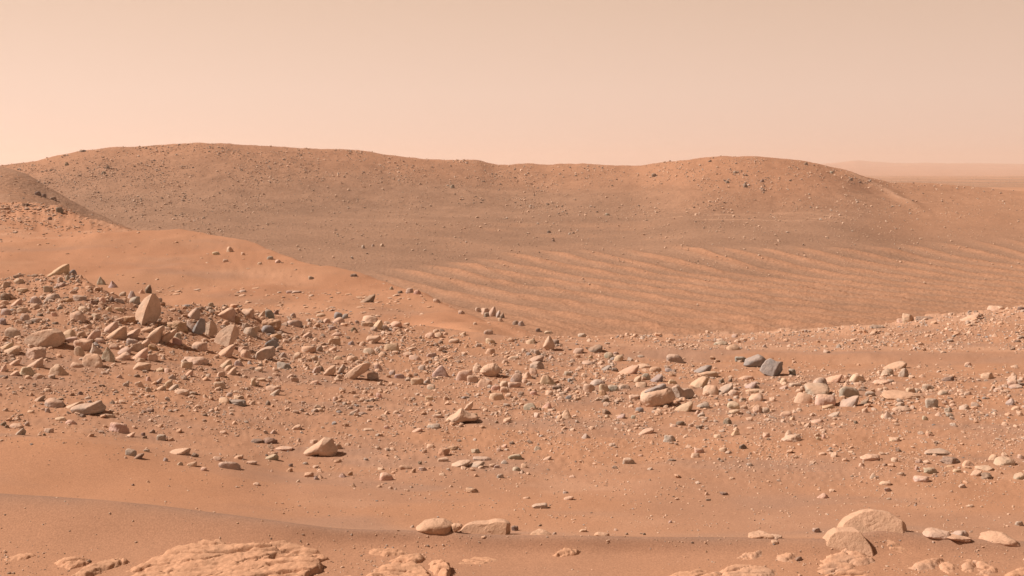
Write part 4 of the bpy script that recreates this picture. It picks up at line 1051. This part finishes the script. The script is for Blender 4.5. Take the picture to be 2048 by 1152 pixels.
# ------------------------------------------------------------------ bedrock exposures: worn ledges rising a little out of the sand
def outcrop(poly, H, label, step=0.007, seed=0, edge=0.05, dipx=0.9, strata=0.010, wav=0.05, tone=(0.54, 0.315, 0.20), name='bedrock_outcrop', tilt=(0.0, 0.0), cat='bedrock', group=None, rough=1.0, grow=1.0):
    """poly: outline on the ground in photo pixels"""
    pts = []
    mu, mv = np.mean([p[0] for p in poly]), np.mean([p[1] for p in poly])
    for u, v in poly:
        q = N.hit(mu + (u - mu) * grow, mv + (v - mv) * grow)
        pts.append((q[0], q[1]))
    A = np.array(pts); cx, cy = A.mean(0)
    x0, y0 = A.min(0) - 0.03; x1, y1 = A.max(0) + 0.03
    gx, gy = np.meshgrid(np.arange(x0, x1, step), np.arange(y0, y1, step))
    X, Y = gx.ravel(), gy.ravel()
    ins = np.zeros(len(X), bool); dmin = np.full(len(X), 1e9)
    Bq = np.roll(A, -1, 0)
    wx = X + 0.016 * fbm(X * 14, Y * 14, seed, 4, gain=0.65); wy = Y + 0.016 * fbm(X * 14, Y * 14, seed + 9, 4, gain=0.65)
    for a, b in zip(A, Bq):
        c = ((a[1] > wy) != (b[1] > wy))
        with np.errstate(divide='ignore', invalid='ignore'):
            xx = (b[0] - a[0]) * (wy - a[1]) / (b[1] - a[1] + 1e-12) + a[0]
        ins ^= c & (wx < xx)
        e = b - a; L2 = e @ e + 1e-12
        t = np.clip(((wx - a[0]) * e[0] + (wy - a[1]) * e[1]) / L2, 0, 1)
        dmin = np.minimum(dmin, np.hypot(wx - a[0] - t * e[0], wy - a[1] - t * e[1]))
    d = np.where(ins, dmin, -dmin)
    rx = (X - cx) / (x1 - x0); ry = (Y - cy) / (y1 - y0)
    ed_ = edge * (0.45 + 2.2 * np.clip(0.1 - rx, 0, 0.6)) if name == 'bedrock_outcrop' else edge
    body = smooth(-0.012, ed_, d) * (1 + tilt[0] * rx + tilt[1] * ry)
    n = fbm(X * 2.2, Y * 3.2, seed + 3, 4); nf = fbm(X * 3 + Y * 2, Y * 17 - X * 5, seed + 5, 3, gain=0.55) + 0.18 * fbm(X * 22, Y * 28, seed + 6, 2)
    # tilted beds: steps with ragged lips
    s = (Y * 1.0 + X * dipx * 0.35 + 0.05 * n + 0.012 * nf) / wav
    fr = s - np.floor(s)
    st = np.where(fr < 0.8, fr / 0.8, (1 - fr) / 0.2)
    h = H * body * (0.85 + 0.22 * n) + (strata * (st - 0.5) * 1.0 + 0.0065 * rough * nf + 0.006 * rough * n) * smooth(0, edge * 0.8, d)
    cr_ = np.abs(pn(X * 1.6 + Y * 0.8 + 0.2 * nf, Y * 9 - X * 1.3, seed + 21)) ; cr2 = np.abs(pn(X * 6, Y * 7, seed + 31))
    h = h - 0.020 * rough * (1.3 * np.exp(-(cr_ / 0.045) ** 2) + 0.15 * np.exp(-(cr2 / 0.03) ** 2)) * smooth(0, edge * 0.5, d)
    pit = np.clip(np.abs(pn(X * 22, Y * 30, seed)) - 0.42, 0, 1)
    h = h - 0.008 * pit * smooth(0, edge, d) * rough
    h = np.where(d > -0.012, h, -0.03)
    Z = N.ground_many(X, Y) + h - 0.006
    r_, c_ = gx.shape
    idx = np.arange(r_ * c_).reshape(r_, c_)
    f = np.stack([idx[:-1, :-1], idx[:-1, 1:], idx[1:, 1:], idx[1:, :-1]], -1).reshape(-1, 4)
    f = f[(d[f] > -0.02).all(axis=1)]
    use = np.unique(f); remap_ = np.full(r_ * c_, -1); remap_[use] = np.arange(len(use))
    col = np.array(tone)[None] * (1 + 0.10 * n + 0.12 * (st - 0.6))[:, None]
    zc = float(Z[ins].mean()) if ins.any() else 0
    V = np.stack([X - cx, Y - cy, Z - zc], 1)
    me = mesh_from(name, V[use], remap_[f], col[use])
    return link(name, me, M_bed, label=label, cat=cat, group=group, loc=(cx, cy, zc))


OC = "bedrock ledges at the near edge"
outcrop([(243, 1142), (300, 1120), (350, 1100), (400, 1090), (440, 1092), (452, 1100), (500, 1100), (540, 1104), (575, 1122), (500, 1135), (420, 1150), (350, 1175), (260, 1190)], 0.05,
        "highest pale layered bedrock ledge at the near edge, rising to a rounded shoulder", seed=1, tilt=(0.4, 1.6), group=OC)
outcrop([(455, 1108), (500, 1096), (560, 1092), (610, 1100), (640, 1110), (656, 1119), (640, 1124), (580, 1126), (500, 1124)], 0.035,
        "upper flat bedrock bed ending in a dark broken step beside the loose clods", seed=2, edge=0.025, tilt=(0.4, 1.2), group=OC)
outcrop([(330, 1172), (370, 1142), (440, 1124), (520, 1118), (580, 1120), (625, 1124), (642, 1132), (640, 1144), (625, 1150), (600, 1165), (560, 1200), (380, 1230)], 0.045,
        "thick lower bedrock bed with a sheer ragged end above gravel", seed=3, edge=0.03, tilt=(0.6, 0.5), group=OC)
outcrop([(106, 1124), (130, 1118), (160, 1117), (182, 1122), (165, 1134), (140, 1138), (112, 1134)], 0.03, "small crusty pale ledge nearest the corner sand, left of the highest ledge", seed=4, group=OC)
outcrop([(120, 1165), (160, 1140), (200, 1125), (235, 1117), (262, 1124), (245, 1130), (205, 1142), (175, 1160)], 0.035, "slanting crusty ledge with a dark notch, beside the highest bedrock ledge", seed=5, group=OC)
outcrop([(0, 1118), (20, 1112), (60, 1106), (72, 1112), (50, 1119), (10, 1124)], 0.02, "thin crusty ledge at the outer corner of the near sand", seed=6, group=OC)
outcrop([(730, 1104), (745, 1097), (800, 1098), (820, 1106), (790, 1112), (740, 1112)], 0.03, "low rubbly bedrock patch just under the ripple face, behind the curved ledge", seed=7, group=OC)
outcrop([(775, 1122), (800, 1112), (845, 1112), (855, 1120), (830, 1128), (780, 1130)], 0.025, "low pale bedrock patch with one dark stone on its end", seed=8, group=OC)
outcrop([(700, 1180), (740, 1140), (790, 1128), (830, 1128), (852, 1140), (868, 1165), (850, 1190), (740, 1210)], 0.035, "rounded pale ledge beside the curved bedrock rib", seed=9, group=OC)
outcrop([(860, 1128), (885, 1126), (897, 1140), (898, 1152), (890, 1162), (872, 1150), (858, 1140)], 0.05, "curved bedrock rib standing over the smooth grey ripple", seed=10, edge=0.02, tilt=(0.6, 0), group=OC)
outcrop([(640, 1180), (660, 1158), (700, 1150), (730, 1160), (720, 1185)], 0.018, "low dusty ledge among the loose clods, between the broken bed and the rounded ledge", seed=16, group=OC)
outcrop([(905, 1122), (940, 1112), (985, 1114), (1000, 1122), (960, 1130), (915, 1130)], 0.014, "faint dusty ledge in the sand just beyond the curved bedrock rib", seed=17, group=OC)
outcrop([(1103, 1112), (1118, 1103), (1138, 1098), (1162, 1104), (1150, 1111)], 0.025, "isolated pale bedrock chip on the smooth ripple face", seed=11, edge=0.02, group=OC)
outcrop([(1758, 1076), (1772, 1074), (1790, 1085), (1812, 1098), (1830, 1107), (1818, 1112), (1795, 1106), (1772, 1092)], 0.012, "ragged pitted bedrock strip showing through the ripple beside the smooth tilted slab", seed=12, edge=0.015, group=OC)
outcrop([(1620, 1175), (1650, 1150), (1710, 1140), (1740, 1150), (1735, 1180)], 0.03, "crumbly pale ledge in front of the flaky slab", seed=13, group=OC)
outcrop([(2000, 1150), (2030, 1140), (2060, 1136), (2090, 1150), (2050, 1175)], 0.03, "rough pale ledge at the far corner of the near sand", seed=14, group=OC)
outcrop([(1310, 1160), (1350, 1146), (1400, 1140), (1440, 1146), (1430, 1170), (1350, 1190)], 0.02, "faint crusty ledge in the sand in front of the long flat slab", seed=15, group=OC)

SLABS = (
    ([(735, 852), (770, 790), (820, 730), (870, 703), (1000, 699), (1030, 730), (1070, 780), (1104, 828), (1080, 855), (840, 870)], "smooth tilted pale slab on the ripple face, in front of the broad scoured boulder", "the smooth tilted slab"),
    ([(775, 885), (830, 840), (900, 811), (1000, 815), (1080, 860), (1085, 895), (1000, 915), (850, 920)], "rounded pale slab below the smooth tilted slab, half covered by sand", "the half covered slab"),
    ([(742, 925), (800, 885), (950, 885), (992, 920), (940, 958), (820, 976), (760, 960)], "lowest flaky pale slab of the stack under the broad scoured boulder", "the flaky slab"),
    ([(243, 862), (290, 830), (385, 806), (397, 835), (350, 882), (270, 890)], "small rough pale slab poking from the ripple face, shaped like a wedge", "the small wedge slab"),
    ([(478, 862), (500, 825), (590, 819), (607, 850), (590, 895), (480, 898)], "boxy rough slab in the ripple face with loose clods at one end", "the boxy slab"),
    ([(140, 945), (200, 911), (360, 914), (477, 940), (460, 975), (380, 1000), (180, 1000)], "long flat slab with a dark crumbling tip, at the foot of the ripple", "the long flat slab"),
    ([(1315, 930), (1400, 880), (1500, 860), (1532, 875), (1480, 935), (1380, 950)], "pitted pale slab with a raised ragged edge, beside a smaller pale slab", "the pitted slab"),
    ([(1508, 905), (1540, 888), (1620, 900), (1628, 940), (1560, 970), (1515, 935)], "small rounded slab between the pitted slab and the twin slabs", None),
    ([(1648, 905), (1678, 855), (1742, 862), (1736, 955), (1680, 962), (1650, 935)], "upright half of the twin slabs parted by a crack", "the twin slabs"),
    ([(1738, 905), (1745, 870), (1800, 880), (1872, 930), (1862, 975), (1760, 982)], "lower, wider half of the twin slabs parted by a crack", None),
    ([(45, 975), (70, 950), (120, 946), (168, 985), (150, 1010), (60, 1010)], "small worn slab just in front of the long flat slab", None),
)
HS = [0.11, 0.035, 0.03, 0.03, 0.025, 0.025, 0.03, 0.025, 0.035, 0.03, 0.02]
for i, (pl_, lb_, mk_) in enumerate(SLABS):
    if i == 0:
        continue
    pp = [(1400 + a / 3.1605, 840 + b / 3.1605) for a, b in pl_]
    lo_ = max(p[1] for p in pp); hp = HS[i]
    # the outline seen is raised ground: pull the far edge of the footprint towards the viewer by its height
    Yr = 2.4 * F / (lo_ - VH)
    dv_ = hp * F / Yr * 0.75
    pp = [(u, v + dv_ * (lo_ - v) / (lo_ - min(p[1] for p in pp) + 1e-6)) for u, v in pp]
    outcrop(pp, hp, lb_, seed=40 + i, edge=0.04, grow=1.15, tilt=(0.2, 0.5), name='bedrock_slab', cat='rock slab', group="bedrock slabs in the near ripple", rough=0.8, wav=0.06, strata=0.004, step=0.007, tone=(0.58, 0.385, 0.28))


# ------------------------------------------------------------------ rubble, gravel and far stones
def protos(n, sub, seed, flat=0.0):
    r = np.random.RandomState(seed); p, f = ico(sub); out = []
    for i in range(n):
        P = facet_shape(p, np.random.RandomState(seed * 100 + i), 'asodpab'[i % 7])
        P = P * (1 + 0.10 * r.normal(size=(len(P), 1)) * (0.6 if sub > 1 else 1.0))
        P[:, 2] *= r.uniform(0.5, 0.95) * (1 - flat); P[:, 1] *= r.uniform(0.7, 1.1)
        out.append(P)
    return np.array(out), f


def scatter(name, label, S, us, vs, sizes_px, tones, mat, sub, seed, flat=0.0, bury=0.25):
    r = np.random.RandomState(seed)
    PR, f = protos(18, sub, seed, flat)
    pos, siz, tn = [], [], []
    for u, v, s, t in zip(us, vs, sizes_px, tones):
        q = S.hit(u, v)
        if q is None:
            continue
        pos.append(q); siz.append(0.5 * s / F * q[1]); tn.append(t)
    pos = np.array(pos); siz = np.array(siz); n = len(pos)
    k = r.randint(0, len(PR), n); rz = r.uniform(0, 2 * np.pi, n)
    P = PR[k]
    c, s_ = np.cos(rz)[:, None], np.sin(rz)[:, None]
    X = P[..., 0] * c - P[..., 1] * s_; Y = P[..., 0] * s_ + P[..., 1] * c; Z = P[..., 2]
    # a slight lean
    lean = r.normal(0, 0.18, (n, 1)); Z = Z + lean * X
    W = np.stack([X, Y, Z], -1) * siz[:, None, None]
    W[..., 2] += (siz * (0.55 - bury * 1.6))[:, None]
    W += pos[:, None, :]
    nv = P.shape[1]
    faces = (f[None] + (np.arange(n) * nv)[:, None, None]).reshape(-1, 3)
    col = np.array([TONES[t] for t in tn]) * (1 + 0.13 * r.normal(size=(n, 1)))
    col = np.clip(col, 0.08, 0.95)
    cols = np.repeat(col[:, None, :], nv, 1).reshape(-1, 4)
    me = mesh_from(name, W.reshape(-1, 3), faces, cols, smooth_shade=sub >= 3)
    return link(name, me, mat, label=label, kind='stuff')


def pick(r, n, dens, vlo, vhi, ulo=-250, uhi=2300):
    u = r.uniform(ulo, uhi, n); v = r.uniform(vlo, vhi, n)
    keep = r.rand(n) < dens(u, v)
    return u[keep], v[keep]


def tones(r, n, p=(0.42, 0.22, 0.02, 0.08, 0.26)):
    return r.choice(list('tgbko'), n, p=p)


r = np.random.RandomState(11)
clump = lambda u, v, s=1.0: smooth(-0.35, 0.5, fbm(u * 0.012 * s, v * 0.03 * s, 2.0, 3))
drc = lambda u: np.interp(u, [850, 950, 1100, 1250, 1500, 1650, 2048], [653, 663, 683, 694, 703, 707, 708])
drm = lambda u, v: 1 - 0.93 * smooth(860, 960, u) * smooth(-4, 0, v - drc(u)) * (1 - smooth(14, 24, v - drc(u)))
dn = lambda u, v: rub(u, v) * drm(u, v) * (0.25 + 0.75 * clump(u, v))
# larger rubble
u, v = pick(r, 85000, lambda u, v: dn(u, v) * np.interp(v, [545, 700, 830, 870, 1000], [0.9, 0.75, 0.5, 0.25, 0.1]), 545, 1140)
s = 4.5 * (1 - r.rand(len(u))) ** -0.40; s = np.clip(s, 4.5, 14)
s = np.where(v > 985, np.minimum(s, 6.5), s)
big_ = s > 7.5
scatter("cobble_debris", "cobbles and broken stones lying between the boulders", N, u[big_], v[big_], s[big_], tones(r, int(big_.sum())), M_rock, 2, 4)
u, v, s = u[~big_], v[~big_], s[~big_]
scatter("rubble", "loose angular stones and chips lying between the larger rocks", N, u, v, s, tones(r, len(u)), M_rock, 1, 3)
# small rubble
u, v = pick(r, 130000, dn, 545, 1150)
s = 2.5 * (1 - r.rand(len(u))) ** -0.36; s = np.clip(s, 2.5, 6.0)
scatter("gravel", "small pebbles and gravel scattered over the sandy ground", N, u, v, s, tones(r, len(u), (0.38, 0.2, 0.02, 0.09, 0.31)), M_rock, 1, 5)
# right far rubble field
u, v = pick(r, 12000, lambda u, v: (v > N.vmin[np.clip(np.searchsorted(N.us, u), 0, len(N.us) - 1)] + 1) * (0.25 + 0.75 * clump(u, v)), 612, 700, 1000, 2300)
s = np.clip(2.0 * (1 - r.rand(len(u))) ** -0.42, 2.0, 8)
scatter("gravel_field", "gravel and small stones covering the flat field beyond the sand drift", N, u, v, s, tones(r, len(u), (0.38, 0.25, 0.07, 0.15, 0.15)), M_rock, 1, 6)
# clods by the near ledges
u, v = pick(r, 2600, lambda u, v: np.clip(np.exp(-((u - 700) / 60) ** 2 - ((v - 1125) / 22) ** 2) + 0.5 * np.exp(-((u - 60) / 90) ** 2) * (v > 1090) + 0.30 * smooth(1125, 1150, v) * (u > 1300) + 0.12 * np.exp(-((v - 1045) / 14) ** 2), 0, 1), 1020, 1165, -100, 2200)
s = np.clip(2.4 * (1 - r.rand(len(u))) ** -0.4, 2.4, 9)
scatter("clod_debris", "dark reddish clods broken off the near bedrock ledges", N, u, v, s, tones(r, len(u), (0.15, 0.1, 0.0, 0.3, 0.45)), M_rock, 2, 7)
# chips on the sand hill
def hilld(u, v):
    a = smooth(420, 520, u) * (1 - smooth(820, 900, u)) * smooth(560, 590, v) * 0.55
    b_ = np.exp(-((u - 350) / 60) ** 2 - ((v - 583) / 10) ** 2) * 0.7
    c_ = 0.10
    crest = np.interp(u, [p[0] for p in BC[4]], [p[1] for p in BC[4]])
    d_ = np.exp(-((v - crest - 4) / 5) ** 2) * smooth(690, 780, u) * 0.9
    e_ = np.exp(-((v - crest - 12) / 9) ** 2) * np.exp(-((u - 370) / 60) ** 2) * 0.2
    return np.clip((a + b_ + e_) * (0.1 + 0.9 * clump(u, v, 1.6)) + c_ + d_, 0, 1) * (v > crest)
u, v = pick(r, 14000, hilld, 455, 690, -100, 1110)
s = np.clip(1.6 * (1 - r.rand(len(u))) ** -0.45, 1.6, 8)
scatter("chip_gravel", "thin bedrock chips and pebbles on the flank of the orange sand hill", B, u, v, s, tones(r, len(u), (0.4, 0.12, 0.02, 0.12, 0.34)), M_rock_mid, 2, 8, flat=0.45)
u, v = pick(r, 1500, lambda u, v: np.clip((smooth(440, 520, u) * (1 - smooth(800, 880, u)) * smooth(572, 590, v - 0.06 * (u - 640)) * (1 - smooth(628, 645, v)) * 0.8 + 0.6 * np.exp(-((u - 350) / 55) ** 2 - ((v - 583) / 9) ** 2)) * (0.1 + 0.9 * clump(u, v, 2.2)), 0, 1), 560, 660, 280, 900)
s = np.clip(5 * (1 - r.rand(len(u))) ** -0.4, 5, 15)
scatter("slab_debris", "thin flat bedrock slabs breaking the surface of the orange sand hill", B, u, v, s, tones(r, len(u), (0.3, 0.05, 0.0, 0.05, 0.6)), M_rock_mid, 2, 18, flat=0.62, bury=0.3)
# spur
u, v = pick(r, 1300, lambda u, v: np.clip(np.exp(-((v - 418) / 9) ** 2) * (1 - smooth(120, 170, u)) + 0.5 * np.exp(-((v - 436 - 0.15 * u) / 6) ** 2) * (1 - smooth(150, 240, u)) + 0.12, 0, 1), 406, 490, -100, 330)
s = np.clip(4 * (1 - r.rand(len(u))) ** -0.4, 4, 12)
scatter("ledge_debris", "tilted broken plates along the crest of the pale bedrock spur", C1, u, v, s, tones(r, len(u), (0.35, 0.1, 0.0, 0.2, 0.35)), M_rock_mid, 2, 19, flat=0.55, bury=0.2)
u, v = pick(r, 9000, lambda u, v: np.clip(0.5 * (1 - smooth(440, 470, v)) + 0.12 + np.exp(-((v - 412 - np.clip(u - 115, 0, 400) * 0.28) / 5) ** 2), 0, 1) * (0.2 + 0.8 * clump(u, v, 2)), 405, 492, -100, 400)
s = np.clip(1.8 * (1 - r.rand(len(u))) ** -0.45, 1.8, 8)
scatter("spur_rubble", "slabs and chips broken from the pale bedrock spur", C1, u, v, s, tones(r, len(u), (0.4, 0.15, 0.02, 0.15, 0.28)), M_rock_mid, 1, 9, flat=0.3)
u, v = pick(r, 2600, lambda u, v: 0.30 + 0.7 * np.exp(-((v - 345 - u * 0.40) / 14) ** 2), 336, 480, -100, 400)
s = np.clip(1.3 * (1 - r.rand(len(u))) ** -0.45, 1.3, 5)
scatter("ridge_gravel", "gravel and stones on the brown ridge above the bedrock spur", C2, u, v, s, tones(r, len(u), (0.3, 0.25, 0.05, 0.3, 0.1)), M_rock_far, 1, 10)
# the crater wall
def walld(u, v):
    top = sky_f(u)
    f = (v - top) / (560 - top)
    base = np.interp(f, [0, 0.05, 0.2, 0.45, 0.7, 0.85, 1.0, 1.3], [0.8, 0.75, 0.62, 0.42, 0.24, 0.12, 0.03, 0])
    base = base * np.interp(u, [0, 300, 600, 900, 1200, 1500, 1750, 2048], [1.1, 1.25, 1.0, 0.85, 0.8, 0.9, 0.55, 0.35])
    band = 0.8 * np.exp(-((v - (330 + (u - 100) * 0.42)) / 22) ** 2) * smooth(80, 180, u) * (1 - smooth(420, 520, u))
    sw = 0.5 * np.exp(-((v - (395 + (u - 1020) * 0.32)) / 9) ** 2) * smooth(980, 1040, u) * (1 - smooth(1140, 1200, u))
    return np.clip((base + band + sw) * (0.2 + 0.8 * clump(u, v, 0.9)), 0, 1) * (v > top - 1)
u, v = pick(r, 100000, walld, 285, 640, -60, 2110)
s = np.clip(1.6 * (1 - r.rand(len(u))) ** -0.36, 1.6, 6)
scatter("wall_rubble", "countless small boulders strewn down the far crater wall", D, u, v, s, tones(r, len(u), (0.70, 0.18, 0.0, 0.10, 0.02)), M_rock_far, 1, 12, bury=0.05)
cl = [(1494, 370, 9, 4), (1474, 344, 10, 3), (1530, 361, 14, 3), (1526, 379, 4, 5), (1456, 363, 8, 2), (1704, 358, 12, 5), (1664, 343, 7, 2), (1722, 366, 8, 3), (1480, 350, 7, 3), (1420, 408, 20, 4),
      (112, 342, 10, 3), (208, 336, 12, 3), (375, 398, 14, 7), (300, 325, 12, 4), (1010, 352, 22, 4), (1090, 410, 26, 4), (1150, 424, 20, 4), (905, 372, 8, 3), (960, 400, 10, 5)]
u = np.concatenate([r.normal(a, c, 16) for a, b, c, d in cl]); v = np.concatenate([r.normal(b, d, 16) + 0.0 for a, b, c, d in cl])
s = np.clip(2.0 * (1 - r.rand(len(u))) ** -0.4, 2.0, 6)
scatter("crag_rubble", "clumps of dark broken rock sticking out of the far crater wall", D, u, v, s, tones(r, len(u), (0.15, 0.15, 0.0, 0.65, 0.05)), M_rock_far, 2, 14, flat=0.2, bury=0.1)
# plain
u, v = pick(r, 1500, lambda u, v: np.ones(len(u)), 353, 392, 1600, 2200)
s = np.clip(0.9 * (1 - r.rand(len(u))) ** -0.40, 0.9, 2.5)
scatter("plain_gravel", "scattered dark stones on the flat plain beyond the crater", E, u, v, s, tones(r, len(u), (0.1, 0.2, 0.0, 0.6, 0.1)), M_rock_far, 1, 13)

# ------------------------------------------------------------------ dusty air
hb = 9500.0
zt_, zb_ = 150.0, -40.0
hv = [(-hb, -500, zb_), (hb, -500, zb_), (hb, hb, zb_), (-hb, hb, zb_), (-hb, -500, zt_), (hb, -500, zt_), (hb, hb, zt_), (-hb, hb, zt_)]
hf = [(0, 3, 2, 1), (4, 5, 6, 7), (0, 1, 5, 4), (1, 2, 6, 5), (2, 3, 7, 6), (3, 0, 4, 7)]
mh = bpy.data.materials.new("dusty_air"); mh.use_nodes = True
t_ = mh.node_tree
t_.nodes.remove(t_.nodes["Principled BSDF"])
pv = t_.nodes.new("ShaderNodeVolumePrincipled")
pv.inputs["Color"].default_value = (0.98, 0.86, 0.78, 1)
pv.inputs["Density"].default_value = 0.00018
pv.inputs["Anisotropy"].default_value = 0.3
t_.links.new(pv.outputs[0], t_.nodes["Material Output"].inputs["Volume"])
hz = link("haze", mesh_from("haze", hv, hf, smooth_shade=False), mh, "thin pinkish dust haze in the air", kind='stuff')
